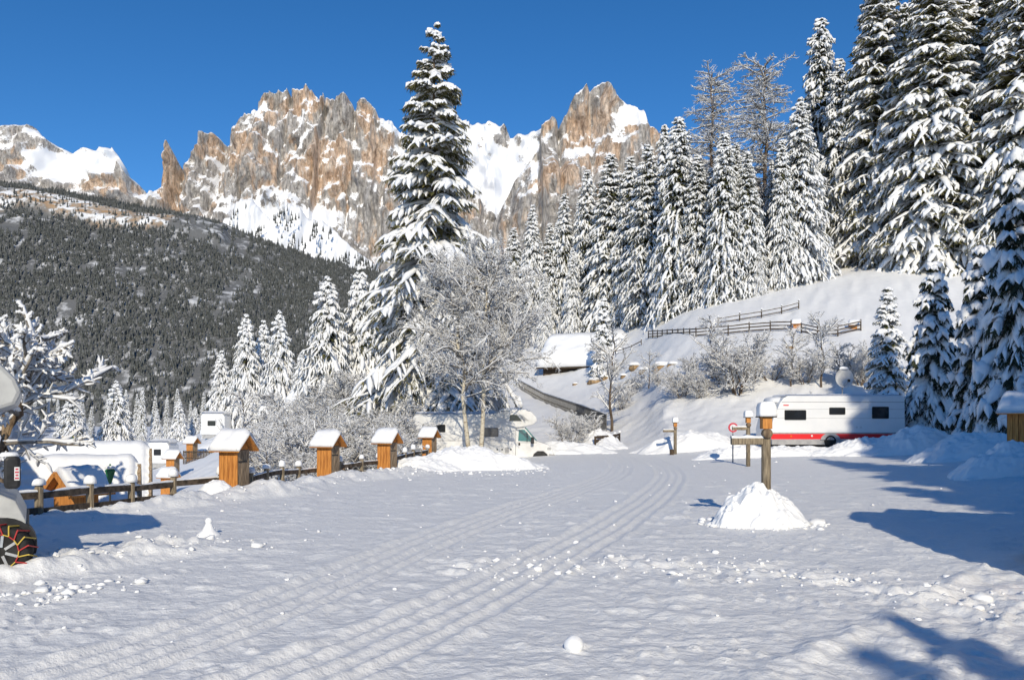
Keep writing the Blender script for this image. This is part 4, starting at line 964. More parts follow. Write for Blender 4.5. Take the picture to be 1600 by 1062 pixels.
rail_fence('rail_fence', [onto(-70, 13.2, .2), onto(42, 14.1, .25), onto(122, 15.4, .28), onto(189, 16.8, .28), onto(250, 18.2, .26), onto(302, 18.9, .2), onto(345, 19.7, .1)], 1.32, [.0, .30], 'dark two-rail wooden fence with snow capped posts left of the nearest hut', .46, .075, 'post_wood', 'rail_wood')
rail_fence('rail_fence', [onto(392, 20.3, .0), onto(430, 22.3, .1), onto(470, 24.2, .05), onto(500, 25.2, 0)], 1.3, [.05, .36], 'stretch of two-rail fence between the first and second wooden hut', .55, .07, 'post_wood', 'rail_wood')
rail_fence('rail_fence', [onto(530, 25.8, .0), onto(560, 26.8, .02), onto(592, 28.3, 0)], 1.3, [.1, .4], 'short stretch of rail fence between the second and third wooden hut', .6, .07, 'post_wood', 'rail_wood')
rail_fence('rail_fence', [onto(618, 28.8, .1), onto(640, 31, .15), onto(668, 34.5, .2)], 1.6, [.1, .4], 'last stretch of rail fence running behind the white bank', .55, .07, 'post_wood', 'rail_wood')
def hp(px, py): v = hill(px, py); return tuple(v)
HFG = 'fences on the snowy slope'
rail_fence('rail_fence', [hp(1013, 529), hp(1090, 528), hp(1140, 524), hp(1190, 519), hp(1236, 518)], 1.9, [.25, .55, .85], 'long level rail fence across the middle of the slope', 1.0, .06, 'rail_wood', 'rail_wood', .06, .11, False, True, HFG)
rail_fence('rail_fence', [hp(1252, 522), hp(1290, 530), hp(1345, 518)], 2.0, [.25, .55, .85], 'slope fence between the two little huts above the caravan', 1.0, .06, 'rail_wood', 'rail_wood', .06, .11, False, True, HFG)
rail_fence('rail_fence', [hp(1122, 510), hp(1170, 502), hp(1210, 496), hp(1248, 485)], 2.2, [.35, .75], 'upper rail fence slanting up the slope behind the long one', .95, .06, 'rail_wood', 'rail_wood', .06, .09, True, True, HFG)
rail_fence('rail_fence', [hp(962, 554), hp(985, 547), hp(1002, 538)], 2.0, [.4], 'short piece of low fence right of the young spruce', .6, .05, 'rail_wood', 'rail_wood', .06, .1, True, True, HFG)

# board barrier along the road
def barrier(pts, h, label):
    t = thing('road_barrier', pts[0], label, 'barrier'); o = Vector(pts[0]); P = [Vector(p)-o for p in pts]
    bs = MB(); L = 0
    for a, b in zip(P, P[1:]):
        n = int((b-a).length/.20); d = (b-a)/n
        for i in range(n):
            q = a+d*(i+.5); hh = h+random.uniform(-.04, .04); dr = d.normalized()
            bs.beam(q+Vector((0, 0, -.6)), q+Vector((0, 0, hh)), d.length*.9, .03)
        for hz in (.25, h*.8): MB().beam(a+Vector((0, .06, hz)), b+Vector((0, .06, hz)), .05, .1).build('rail', M['dark_wood'], t)
        K = 12; Lp = np.array([a.lerp(b, q_/(K-1))+Vector((0, 0, h+.0)) for q_ in range(K)])[None]
        V, Qd = tubes(Lp, np.full((1, K), .06), np.random.default_rng(4).uniform(.03, .07, (1, K)), 6, 0, .2); mesh_np('snow_strip', V, Qd, None, M['snow'], t)
    o_ = bs.build('boards', M['grey_board'], t); o_['kind'] = 'stuff'
barrier([onto(806, 98, -.1), onto(850, 84, .05), onto(900, 71, .15), onto(930, 64, .2), onto(948, 60, .2)], 1.0, 'long grey board barrier sloping down beside the snowy road')
rail_fence('rail_fence', [onto(968, 51.5, .2), onto(955, 49, .25), onto(930, 47.5, .3)], 1.8, [.2, .42], 'dark low fence end at the foot of the road by the bushes', .5, .06, 'dark_wood', 'dark_wood', .06, .18)

# snow piles and banks -------------------------------------------------
def snow_pile(cx, cy, rx, ry, h, seed, label, rough=1.0, pk=1.0, res=110, rot=0.0, cat='snow pile', name='snow_pile', group=None, sharp=1.3):
    n = res; a = np.linspace(-1.15, 1.15, n); A, B = np.meshgrid(a, a, indexing='ij')
    X = A*rx; Y = B*ry; R = np.hypot(A, B)
    Rw = R*(1+.22*fbm(A*1.9+seed, B*1.9, 3, seed))
    c = np.clip(1-Rw, 0, 1)
    z = h*(1-(1-c)**1.7)**(sharp*1.25)*pk
    s_ = min(rx, ry)
    z += c**.6*h*rough*(.34*fbm(X/(s_*.5), Y/(s_*.5), 3, seed+1)+.20*(ridged(X/(s_*.34), Y/(s_*.34), 3, seed+2)-.2)+.09*vn(X/.09, Y/.09, seed+3)*min(1, .6/h))
    z = np.where(Rw > 1, 0, z)
    ca, sa = math.cos(rot), math.sin(rot)
    WX = cx+X*ca-Y*sa; WY = cy+X*sa+Y*ca
    g = base_z(WX, WY)
    e = np.clip((1.0-Rw)/.12, -1, 1)
    Z = g+np.maximum(z, 0)+np.where(e > 0, .03, -.08)
    o = empty(name, (cx, cy, float(base_z(cx, cy))))
    V = np.stack([WX-cx, WY-cy, Z-o.location.z], -1).reshape(-1, 3)
    idx = np.arange(n*n).reshape(n, n); Q = np.stack([idx[:-1, :-1], idx[1:, :-1], idx[1:, 1:], idx[:-1, 1:]], -1).reshape(-1, 4)
    kp = (Rw.ravel()[Q] < 1.12).any(1); Q = Q[kp]; u_, inv = np.unique(Q, return_inverse=True)
    bpy.data.objects.remove(o)
    ob = mesh_np(name, V[u_], inv.reshape(-1, 4), None, M['snow']); ob.location = (cx, cy, float(base_z(cx, cy)))
    return tag(ob, label, cat, group)
snow_pile(px2w(1190, 13.7), 13.8, .84, .66, .62, 5, 'crumbly heap of shovelled snow around the foot of the socket post', 1.0, sharp=.62, res=150)
snow_pile(px2w(1150, 13.4), 13.5, .35, .3, .34, 15, 'small lump of snow leaning on the left of the post heap', 1.0, res=80, sharp=.8)
PG = 'ploughed snow banks round the yard'
snow_pile(px2w(732, 30.6), 30.6, 3.0, 1.6, .86, 7, 'bright white ploughed bank in front of the motorhome', .8, res=170, rot=.12, group=PG, sharp=.9)
snow_pile(px2w(650, 29.0), 29.3, 1.6, 1.0, .5, 9, 'left shoulder of the white bank beside the third hut', .8, res=110, group=PG, sharp=.9)
snow_pile(px2w(785, 33.5), 33.2, 1.6, .8, .22, 19, 'low tail of the white bank trailing to the right', 1.0, res=90, group=PG)
snow_pile(px2w(1090, 41), 43, 3.0, 1.6, .95, 11, 'broad white bank right of the road mouth', .7, res=110, group=PG, sharp=.8)
snow_pile(px2w(1150, 36), 36, 2.0, .8, .5, 21, 'ploughed bank in front of the left end of the caravan', .9, res=110, group=PG, sharp=.8)
snow_pile(px2w(1235, 35), 36.2, 3.4, .8, .40, 23, 'low bank under the caravan skirt', .9, res=120, group=PG, sharp=.8)
snow_pile(px2w(1390, 34.5), 35.6, 3.0, 1.1, .72, 25, 'shaded lumpy bank in front of the caravan wheel', .9, res=120, group=PG, sharp=.8)
snow_pile(px2w(1470, 33), 35.0, 2.6, 1.5, .95, 26, 'shaded bank at the foot of the dark spruce', .9, res=120, group=PG, sharp=.8)
snow_pile(px2w(1560, 28), 29.5, 2.6, 1.7, .95, 27, 'large shaded bank left of the sunlit hut', .9, res=120, group=PG, sharp=.8)
snow_pile(px2w(1612, 21), 22.0, 1.6, 1.1, .75, 28, 'bank in front of the sunlit hut at the right edge', .7, res=100, group=PG, sharp=.8)
snow_pile(px2w(338, 19), 18.9, .45, .4, .42, 29, 'round snow heap at the left foot of the nearest hut', .35, res=70, group=PG, sharp=.5)
snow_pile(px2w(880, 42), 44.5, 3.2, 1.5, .6, 31, 'snow rim around the motorhome bonnet', .8, res=110, group=PG, sharp=.8)
snow_pile(px2w(940, 48), 49.5, 1.6, 2.4, .9, 33, 'steep bank on the left lip of the road', .8, res=110, group=PG, sharp=.8)
p = hill(488, 618, 40, 120); snow_pile(px2w(490, 72), 72, 2.9, 2.2, 3.4, 35, 'big rounded white mound under the middle spruces', .22, res=100, group=PG, sharp=.45)
snow_pile(px2w(575, 52), 52, 2.6, 3.2, 1.4, 37, 'smooth snow hump between the shrubs behind the second hut', .3, res=90, group=PG, sharp=.6)
# tiny snow figure and the snowball
def blob(name, r, loc, seed, squash=.9, label=None, cat=None):
    b = MB(); b.lathe([(max(.002, r*math.sin(a)), -r*squash*math.cos(a)) for a in np.linspace(0.02, PI-.02, 12)], n=18)
    b.v = [tuple(np.array(v)*(1+.10*float(fbm(np.array([v[0]/r+seed]), np.array([v[1]/r+v[2]/r]), 3, seed)[0]))) for v in b.v]
    o = b.build(name, M['snow'], None, True); o.location = loc; return tag(o, label, cat)
bx, by = px2w(897, 6.18), 6.18
blob('snowball', .080, (bx, by, gz(bx, by)+.035), 3, .85, 'rolled snowball lying alone on the near right of the tracks', 'snowball')
sx, sy = px2w(326, 12.35), 12.35; t = thing('snow_figure', (sx, sy, gz(sx, sy)), 'tiny snow figure with ball head standing beside the left bank', 'snowman')
n = 14; prof = [(.20, -.04), (.17, .03), (.10, .08), (.065, .14), (.045, .19)]
MB().lathe(prof, n=n).build('body', M['snow'], t, True); b = MB().lathe([(max(.002, .055*math.sin(a)), .225-.055*math.cos(a)) for a in np.linspace(.02, PI-.02, 9)], n=12).build('head', M['snow'], t, True)
# clods strewn on the yard, as one countless litter
rg = np.random.default_rng(77); Vs = []; Ts = []; base = np.array([[1, 0, 0], [-1, 0, 0], [0, 1, 0], [0, -1, 0], [0, 0, 1], [0, 0, -1]], float)
sub = []
ic = np.array([[0, 2, 4], [2, 1, 4], [1, 3, 4], [3, 0, 4], [2, 0, 5], [1, 2, 5], [3, 1, 5], [0, 3, 5]])
m_ = 0
Vb = base.copy(); Tb = []
ed = {}
for tri_ in ic:
    mids = []
    for a, b in ((0, 1), (1, 2), (2, 0)):
        k = tuple(sorted((tri_[a], tri_[b])))
        if k not in ed: ed[k] = len(Vb); v_ = (Vb[k[0]]+Vb[k[1]]); Vb = np.vstack([Vb, v_/np.linalg.norm(v_)])
        mids.append(ed[k])
    Tb += [[tri_[0], mids[0], mids[2]], [mids[0], tri_[1], mids[1]], [mids[2], mids[1], tri_[2]], mids]
Tb = np.array(Tb); cl = []
zones = [(900, lambda: (rg.uniform(1.5, 7.5), rg.normal(0, .55)), 'trod'), (500, None, 'yard'), (260, None, 'bermA'), (200, None, 'bank')]
def add_clod(x, y, r):
    V = Vb*rg.uniform(.55, 1.35, (len(Vb), 1))*np.array([1.2, .9, .6])*r; a = rg.uniform(0, 6.28); V = rotz(V, a)
    Vs.append(V+np.array([x, y, 0])); cl.append((x, y, r))
TRP = spline([(-.5, 9.6), (1.5, 10.0), (3.2, 9.2), (4.4, 7.9), (6.2, 6.6), (8, 5.6)], 200)[0]
for i in range(420): k = rg.integers(0, 200); add_clod(TRP[k, 0]+rg.normal(0, .3), TRP[k, 1]+rg.normal(0, .45), rg.gamma(1.6, .0085)+.006)
for i in range(260): y = rg.uniform(5, 34); add_clod(px2w(rg.uniform(0, 1500), y), y, rg.gamma(1.6, .008)+.006)
for pts, hw, ht in BERMS:
    C = spline(pts)[0]
    for i in range(170): k = rg.integers(5, 235); add_clod(C[k, 0]+rg.normal(0, hw*.6), C[k, 1]+rg.normal(0, hw*.6), rg.gamma(1.6, .010)+.008)
for i in range(130): a = rg.uniform(0, 6.28); q = rg.uniform(.8, 1.5); add_clod(px2w(1190, 13.8)+.75*q*math.cos(a), 13.8+.62*q*math.sin(a), rg.gamma(2.0, .014)+.01)
for i in range(150): y = rg.uniform(27.5, 33); add_clod(px2w(rg.uniform(600, 860), y), y-1.4, rg.gamma(1.6, .014)+.012)
ca = np.array(cl); zc = ground_z(ca[:, 0], ca[:, 1]); nV = len(Vb)
V = np.stack(Vs); V[..., 2] += (zc+ca[:, 2]*.25)[:, None]
T = Tb[None]+(np.arange(len(V))*nV)[:, None, None]
o = mesh_np('snow_clods', V.reshape(-1, 3), None, T.reshape(-1, 3), M['snow'], None, True); tag(o, 'crumbs and clods of snow strewn over the trodden yard', 'snow', None, 'stuff')

# socket posts ---------------------------------------------------------
def socket_post(px, Y, h, label, sc=1.0, arm=.62, rz=0., z=None):
    x = px2w(px, Y); zz = gz(x, Y) if z is None else z
    t = thing('socket_post', (x, Y, zz), label, 'post', 'posts with an orange socket box and side log', rz, sc)
    b = MB(); b.lathe([(.085, -.4), (.083, h*.6), (.078, h-.38)], n=12); b.build('post', M['post_wood'], t, True)
    b = MB(); b.lathe([(.078, -.02), (.085, .0), (.085, .13), (.06, .15)], (0, -.0, 0), axis='y', n=12)
    b.v = [(v[0], v[1]-.11, v[2]+h-.44) for v in b.v]; b.build('log_end', M['old_bark'], t, True)
    b = MB().beam((-.06, 0, h-.58), (-arm, 0, h-.58), .13, .12, 3, .004); b.build('side_log', M['post_wood'], t, bevel=.02)
    K = 9; Lp = np.array([[-.06-(arm-.06)*q/(K-1), 0, h-.52] for q in range(K)])[None]
    V, Qd = tubes(Lp, np.full((1, K), .062), np.random.default_rng(int(px)).uniform(.035, .06, (1, K)), 8, 0, .2); mesh_np('snow_strip', V, Qd, None, M['snow'], t)
    box_part('socket_box', 'orange_wood', t, -.085, .085, -.085, .085, h-.36, h-.16, bevel=.006)
    box_part('box_lid', 'dark_wood', t, -.15, .15, -.13, .13, h-.16, h-.14)
    b = snow_lump('snow_cap', (.30, .28, .26), t, (0, 0, h-.14), int(px), n=24, lump=.10, flat=.9)
    return t
socket_post(1197, 14.1, 2.05, 'nearest post with orange socket box, side log and a tall block of snow on top', z=-.05)
socket_post(1169, 31, 1.75, 'slim post with snow cap and side log in front of the caravan nose', z=.35)
socket_post(1055, 41, 1.5, 'far short post with snow cap and side log at the road mouth', sc=1.0, z=.4)
x = px2w(1145, 33); t = thing('round_sign', (x, 33, .3), 'small round red and pale road sign behind the bank', 'sign')
MB().lathe([(.03, -.3), (.03, 1.15)], n=8).build('pole', M['grey_paint'], t, True)
MB().lathe([(.20, -.012), (.20, .012)], (0, -.04, 1.25), 'y', 20).build('rim', M['sign_red'], t); MB().lathe([(.13, -.008), (.13, .008)], (0, -.056, 1.25), 'y', 20).build('face', M['dirty_white'], t)
# small stake at the road mouth
x = px2w(1035, 43); o = MB().box(-.09, .09, -.09, .09, -.2, .35).build('marker_stump', M['dark_wood'], None, bevel=.02); o.location = (x, 40.5, .05); tag(o, 'short dark stump at the edge of the road mouth', 'stump')

# lodges with snow laden steep roofs ----------------------------------
def lodge(x0, x1, yr, zr, zb, half, label, th=.28):
    L = (x1-x0)/2; ra = math.radians(23); t = thing('roof_lodge', (x1-L*math.cos(ra), yr-L*math.sin(ra), zb), label, 'building', 'steep roofed lodges below the fence', ra); h = zr-zb
    MB().prismx([(-half, 0), (half, 0), (0, h)], -L+.1, L-.12).build('gable_wall', M['dark_wood'], t)
    for s_ in (-1, 1):
        MB().prismx([(s_*(half+.1), -.1), (s_*(half-.02), -.1), (0, h), (0, h+.12)], -L, L).build('roof', M['dark_wood'], t)
        MB().beam((L+.03, s_*half, .0), (L+.03, 0, h+.02), .10, .26).build('barge_board', M['grey_wood'], t)
    ob = snow_profile('snow_cover', [(-half-.16, -.1), (-.02, h+.13), (.02, h+.13), (half+.16, -.1)], -L-.02, L+.0, th, t, 60, 26, seed=3)
    me = ob.data; n_ = len(me.vertices); co = np.empty(n_*3, np.float32); me.vertices.foreach_get('co', co); co = co.reshape(-1, 3)
    # the blanket has crept down and set in long level ripples
    rp = .05*np.sin(co[:, 2]*2*PI/.27+2.2*fbm(co[:, 0]/2.5, co[:, 2]/1.2, 3, 9))*(1+.6*fbm(co[:, 0]/1.5, co[:, 2]/1., 2, 4))
    nn = half/math.hypot(half, h)
    co[:, 1] -= rp*np.sign(-co[:, 1]+.0)*h/math.hypot(half, h)*1.0; me.vertices.foreach_set('co', co.ravel()); me.update()
    return t
l1 = lodge(px2w(-150, 31), px2w(234, 31), 31.0, .66, -2.6, 2.1, 'longer rear lodge roof under a thick rippled blanket of snow')
l2 = lodge(px2w(-80, 24), px2w(216, 24), 24.0, .42, -2.6, 1.9, 'front lodge roof with rippled snow and a brown gable edge')
# dormer porch
x = px2w(104, 20.3); t = thing('porch', (x, 20.9, -.62), 'small orange timber porch with a snowy gable roof in front of the white lodge roof', 'porch', None, math.radians(-118))
a = .42; box_part('wall', 'orange_wood', t, -.25, a, -a, a, -1.1, .72)
MB().prismx([(-a, .72), (a, .72), (0, 1.02)], -.25, a).build('gable', M['orange_wood'], t)
box_part('doorway', 'black', t, a, a+.01, -.12, .16, -.5, .25); 
for s_ in (-1, 1):
    MB().prismx([(s_*.62, .48), (s_*.62, .53), (0, 1.1), (0, 1.04)], -.6, a+.22).build('roof_side', M['orange_wood'], t)
    MB().beam((a+.24, s_*.64, .50), (a+.24, 0, 1.08), .04, .12).build('barge_board', M['orange_wood'], t)
snow_profile('snow_cover', [(-.64, .535), (0, 1.105), (.64, .535)], -.62, a+.24, .15, t, 14, 8)
# unseen steep building added beyond the left edge to shadow the lodge roofs
x = -15.3; t = thing('shadow_casting_house', (x, 15.2, -.3), 'unseen steep roofed timber house added beyond the left frame edge to cast a shadow', 'building')
MB().prism([(-3.6, 0), (3.6, 0), (3.6, 1.5), (0, 5.9), (-3.6, 1.5)], -1.2, 1.2).build('wall', M['grey_wood'], t)
for s_ in (-1, 1): MB().prism([(s_*3.9, 1.25), (s_*3.9, 1.5), (0, 6.3), (0, 6.0)], -1.5, 1.5).build('roof', M['snow'], t)
# lantern
x = px2w(172, 17.9); t = thing('garden_lantern', (x, 17.9, -.9), 'green garden lantern on a thin post behind the left fence', 'lantern')
MB().lathe([(.022, 0), (.022, 1.33)], n=8).build('post', M['black'], t, True)
MB().lathe([(.03, 1.30), (.045, 1.33), (.115, 1.56), (.13, 1.57), (.10, 1.60), (.03, 1.68), (.02, 1.72), (.004, 1.73)], n=6).build('lamp_head', M['green'], t)
snow_lump('snow_cap', (.2, .2, .07), t, (0, 0, 1.62), 4, n=10)

# picket fence and snow slope on the terrace
x0 = px2w(286, 60); t = thing('picket_fence', (x0, 60, -1.05), 'small dark picket fence on the terrace below the far hut', 'fence')
b = MB()
for i in range(24): b.box(i*.115, i*.115+.07, -.02, .02, -.3, .72+random.uniform(-.02, .02))
o = b.build('pickets', M['rail_wood'], t); o['kind'] = 'stuff'
for z_ in (.1, .55): box_part('rail', 'rail_wood', t, 0, 2.75, .02, .06, z_, z_+.08)

# ------------------------------------------------------------------ vehicles
def wheel(parent, x, z, r, y, arch=None):
    w_ = empty('wheel', (x, y, z)); w_.parent = parent
    MB().lathe([(r*.68, -.09), (r*.93, -.10), (r, -.05), (r, .05), (r*.93, .10), (r*.68, .09)], axis='y', n=28).build('tyre', M['rubber'], w_, True)
    MB().lathe([(.03, -.085), (r*.25, -.09), (r*.5, -.055), (r*.66, -.085), (r*.70, -.06), (r*.70, .06)], axis='y', n=28).build('rim', M['metal'], w_, True)
    return w_
def rrect(cx, cz, w_, h, r, n=4):
    pts = []
    for (sx_, sz_, a0) in ((1, 1, 0), (-1, 1, PI/2), (-1, -1, PI), (1, -1, 3*PI/2)):
        for k in range(n+1):
            a = a0+PI/2*k/n; pts.append((cx+sx_*(w_/2-r)+r*math.cos(a), cz+sz_*(h/2-r)+r*math.sin(a)))
    return pts
def window(parent, cx, cz, w_, h, y, gl='glass', frame='black', name='window'):
    f = MB().prism(rrect(cx, cz, w_, h, .05), y-.018, y+.02).build(name, M[frame], parent)
    MB().prism(rrect(cx, cz, w_-.07, h-.07, .04), y-.026, y-.017).build('pane', M[gl], f); return f
def caravan_body(t, L=6.82, H=2.62, Wd=2.25, z0=.0):
    prof = [(0.02, .42), (-.02, .95), (.10, 1.45), (.42, 2.22), (.62, 2.50), (.86, H), (L-.10, H), (L-.02, H-.10), (L, .9), (L-.06, .42)]
    MB().prism(prof, 0, Wd).build('body', M['white_paint'], t, bevel=.035)
    MB().prism([(0.06, .18), (.05, .43), (L-.1, .43), (L-.14, .18)], .04, Wd-.04).build('skirt', M['grey_paint'], t)
    MB().prism([(0.0, .45), (-.022, .72), (L-.005, .72), (L-.03, .45)], -.012, .0).build('stripe', M['red'], t)
    MB().prism([(0.04, .725), (0.03, .79), (L-.02, .79), (L-.02, .725)], -.008, .0).build('trim', M['grey_paint'], t)
    MB().prism([(.52, 2.30), (.54, 2.325), (L-.03, 2.325), (L-.03, 2.30)], -.010, .0).build('roof_rail', M['grey_paint'], t)
    for z_ in (1.5, 1.95): MB().prism([(.3, z_), (.3, z_+.012), (L-.03, z_+.012), (L-.03, z_)], -.003, .0).build('panel_seam', M['grey_paint'], t)
    window(t, 1.22, 1.66, 1.10, .50, 0); window(t, 3.35, 1.86, .82, .36, 0); window(t, 5.55, 1.78, .86, .60, 0)
    MB().prism(rrect(.75, 2.15, .28, .05, .02), -.012, 0).build('badge', M['red'], t)
    MB().prism([(.16, 1.50), (.36, 1.97), (.36, 2.0), (.10, 1.50)], .15, Wd-.15).build('front_window', M['glass'], t)
    # wheel arch and hatch
    pts = [(3.0+.5*math.cos(a), .42+.34*math.sin(a)) for a in np.linspace(0, PI, 14)]; MB().prism(pts, -.03, .02).build('wheel_arch', M['grey_paint'], t)
    wheel(t, 3.0, .36, .30, .06)
    for cx in (2.05, 2.15): pass
    MB().lathe([(.05, -.02), (.045, .0)], (2.05, -.015, .62), 'y', 12).build('side_lamp', M['dirty_white'], t); MB().lathe([(.04, -.02), (.04, .0)], (1.0, -.02, .60), 'y', 12).build('side_lamp', M['orange_lamp'], t)
    MB().prism(rrect(4.35, 1.05, .12, .10, .03), -.012, 0).build('service_cap', M['dirty_white'], t); MB().prism(rrect(4.55, 1.05, .12, .10, .03), -.012, 0).build('service_cap', M['dirty_white'], t)
    MB().prism(rrect(5.15, 1.75, .03, .55, .01), -.012, 0).build('door_seam', M['grey_paint'], t)
    snow_profile('roof_snow', [(.06, H+.0), (Wd-.06, H+.0)], .75, L-.08, .10, t, 40, 14, seed=5)
    box_part('roof_vent', 'white_paint', t, 1.6, 1.95, .8, 1.2, H-.02, H+.14, bevel=.02)
    snow_lump('snow_cap', (.9, 1.5, .30), t, (.55, Wd/2, 2.30), 8, n=14)
    MB().lathe([(.05, H), (.05, H+.2), (.08, H+.21), (.08, H+.26), (.02, H+.28)], (2.2, .45, 0), n=10).build('flue', M['dirty_white'], t, True)
    for x_ in (3.9, 5.9): box_part('roof_bar', 'grey_paint', t, x_, x_+.6, .3, .34, H+.02, H+.1)
CV = thing('caravan', (px2w(1205, 40), 40, .47), 'long white caravan with a red stripe half in the blue shade', 'caravan', None, math.radians(2))
caravan_body(CV)
c2 = copy_tree(CV, kidlist(CV), (5.85, 8.75, 0), math.radians(-32), 1.12, 'unseen white caravan copy added beyond the right frame edge to cast the curved shadow'); c2['category'] = 'caravan'  # unseen copy of the caravan, put in for its curved shadow on the yard
t = thing('satellite_dish', (px2w(1320, 41.2), 41.3, 3.0), 'large round satellite dish on a mast over the caravan roof', 'satellite dish', None, math.radians(8))
b = MB(); b.lathe([(.0+.01, .10), (.2, .085), (.38, .03), (.49, -.04), (.50, -.05), (.49, -.02), (.38, .05), (.2, .105), (.01, .12)], (0, 0, 1.05), 'y', 28, False); b.build('reflector', M['dish'], t, True)
MB().lathe([(.03, -.6), (.03, 1.0)], (0, .16, 0), n=8).build('mast', M['grey_paint'], t, True)
MB().beam((0, .05, .62), (0, -.42, .86), .03, .03).build('feed_arm', M['grey_paint'], t); box_part('feed_horn', 'black', t, -.05, .05, -.5, -.4, .82, .96)
snow_lump('snow_cap', (.5, .16, .14), t, (0, .0, 1.50), 6, n=12)

# motorhome ------------------------------------------------------------
def motorhome_body(t, paint='dirty_white'):
    L = 7.25; Wd = 2.2
    prof = [(.02, .45), (0, 2.42), (.12, 2.56), (4.2, 2.62), (4.9, 2.80), (5.6, 2.83), (6.1, 2.72), (6.38, 2.42), (6.40, 2.22), (6.18, 2.05), (5.66, 1.93), (5.30, 1.90), (5.28, .30), (.08, .30)]
    MB().prism(prof, 0, Wd).build('body', M[paint], t, bevel=.05)
    cab = [(5.29, .32), (5.29, 1.92), (5.55, 1.95), (5.75, 1.90), (6.32, 1.22), (6.95, 1.02), (7.18, .85), (7.25, .55), (7.22, .32), (6.98, .30), (6.92, .52), (6.72, .68), (6.42, .68), (6.22, .52), (6.16, .30)]
    MB().prism(cab, .14, Wd-.14).build('cab', M[paint], t, bevel=.04)
    # cab door glass, two panes
    MB().prism([(5.42, 1.22), (5.46, 1.80), (5.74, 1.80), (5.86, 1.66), (5.86, 1.20)], .118, .141).build('door_window', M['teal_glass'], t)
    MB().prism([(5.90, 1.20), (5.90, 1.62), (6.22, 1.24), (6.2, 1.18)], .118, .141).build('quarter_window', M['teal_glass'], t)
    MB().prism([(5.86, 1.17), (5.86, 1.70), (5.90, 1.66), (5.90, 1.17)], .112, .14).build('window_pillar', M['black'], t)
    MB().prism([(5.80, 1.93), (6.38, 1.26), (6.36, 1.22), (5.72, 1.90)], .22, Wd-.22).build('windscreen', M['teal_glass'], t)
    MB().prism([(5.34, 1.12), (5.34, 1.15), (6.4, 1.15), (6.4, 1.12)], .132, .14).build('door_crease', M['grey_paint'], t)
    MB().prism(rrect(5.48, 1.05, .10, .13, .03), .118, .14).build('door_handle', M['black'], t)
    mr = MB().beam((6.12, .13, 1.22), (6.16, -.08, 1.25), .05, .05).build('mirror', M['black'], t); MB().box(6.08, 6.24, -.24, -.05, 1.08, 1.42).build('mirror_head', M['black'], mr, bevel=.03)
    wheel(t, 6.57, .32, .32, .26); wheel(t, 1.75, .32, .32, .26)
    MB().prism([(6.57+.40*math.cos(a), .32+.40*math.sin(a)) for a in np.linspace(-.2, PI+.2, 16)], .15, .30).build('wheel_well', M['black'], t)
    MB().prism([(6.96, .30), (7.27, .30), (7.30, .52), (7.0, .56)], .12, Wd-.12).build('bumper', M['grey_paint'], t, bevel=.03)
    MB().prism(rrect(7.02, .82, .22, .14, .05), .125, .16).build('headlight', M['metal'], t)
    window(t, 1.28, 1.86, .80, .40, 0); window(t, 3.95, 1.66, .92, .46, 0)
    MB().prism([(4.98, 2.24), (5.0, 2.52), (5.05, 2.56), (5.36, 2.56), (5.62, 2.24)], -.02, .02).build('alcove_window', M['glass'], t)
    MB().prism([(5.72, 2.24), (5.48, 2.52), (5.72, 2.48), (5.98, 2.26)], -.012, .02).build('alcove_trim', M['grey_paint'], t)
    for x0, x1, z0, z1 in ((.3, 1.2, .42, .95), (2.5, 3.2, .40, .92)):
        MB().prism(rrect((x0+x1)/2, (z0+z1)/2, x1-x0, z1-z0, .04), -.006, 0).build('locker_hatch', M['dirty_white'], t)
    MB().prism([(.0, 1.22), (0, 1.25), (5.28, 1.25), (5.28, 1.22)], -.008, 0).build('trim', M['grey_paint'], t)
    MB().prism([(.1, .30), (.05, .42), (5.27, .42), (5.27, .30)], -.012, 0).build('skirt', M['grey_paint'], t)
    for cx in (4.35, 4.6, 5.05): MB().lathe([(.045, -.012), (.045, 0)], (cx, 0, .78), 'y', 10).build('service_cap', M['black'], t)
    MB().prism(rrect(4.85, .74, .2, .3, .05), -.010, 0).build('fridge_vent', M['grey_paint'], t)
    snow_profile('roof_snow', [(.05, 2.60), (Wd-.05, 2.60)], .1, 4.3, .13, t, 40, 14, seed=6)
    snow_lump('snow_cap', (1.7, 2.0, .13), t, (5.25, Wd/2, 2.78), 3, n=18)
    box_part('roof_vent', 'dirty_white', t, 2.2, 2.6, .7, 1.1, 2.6, 2.8, bevel=.03)
MH = thing('motorhome', (px2w(645, 42), 42, -.45), 'white motorhome with rounded alcove and teal cab windows behind the birch', 'motorhome', None, math.radians(-1))
motorhome_body(MH); MH.scale = (1.02, 1, 1.02)
# silver van cut by the left frame edge
t = thing('camper_van', (-5.62, 9.25, 0), 'silver camper van at the left frame edge with chained front wheel and black mirror', 'van', None, math.radians(31))
A = [(-.0, .42), (.0, .62), (-.10, .85), (-.42, 1.02), (-.95, 1.16), (-1.45, 1.78), (-4.9, 1.8), (-4.9, .34), (-.55, .34), (-.52, .50), (-.40, .62), (-.24, .66), (-.10, .62), (-.03, .50)]
MB().prism(A, 0, 1.9).build('body', M['silver'], t, bevel=.03)
al = [(-4.9, 1.81), (-1.25, 1.81), (-.35, 1.86), (-.10, 1.95), (-.04, 2.10), (-.10, 2.26), (-.26, 2.44), (-.55, 2.56), (-1.1, 2.62), (-4.9, 2.62)]
MB().prism(al, .0, 1.75).build('alcove', M['silver'], t, bevel=.05)
MB().prism([(-1.0, 1.2), (-1.42, 1.74), (-1.5, 1.74), (-1.2, 1.2)], .12, 1.78).build('windscreen', M['glass'], t)
MB().prism([(-1.5, 1.15), (-1.5, 1.72), (-1.95, 1.72), (-1.95, 1.15)], -.008, .01).build('side_window', M['glass'], t)
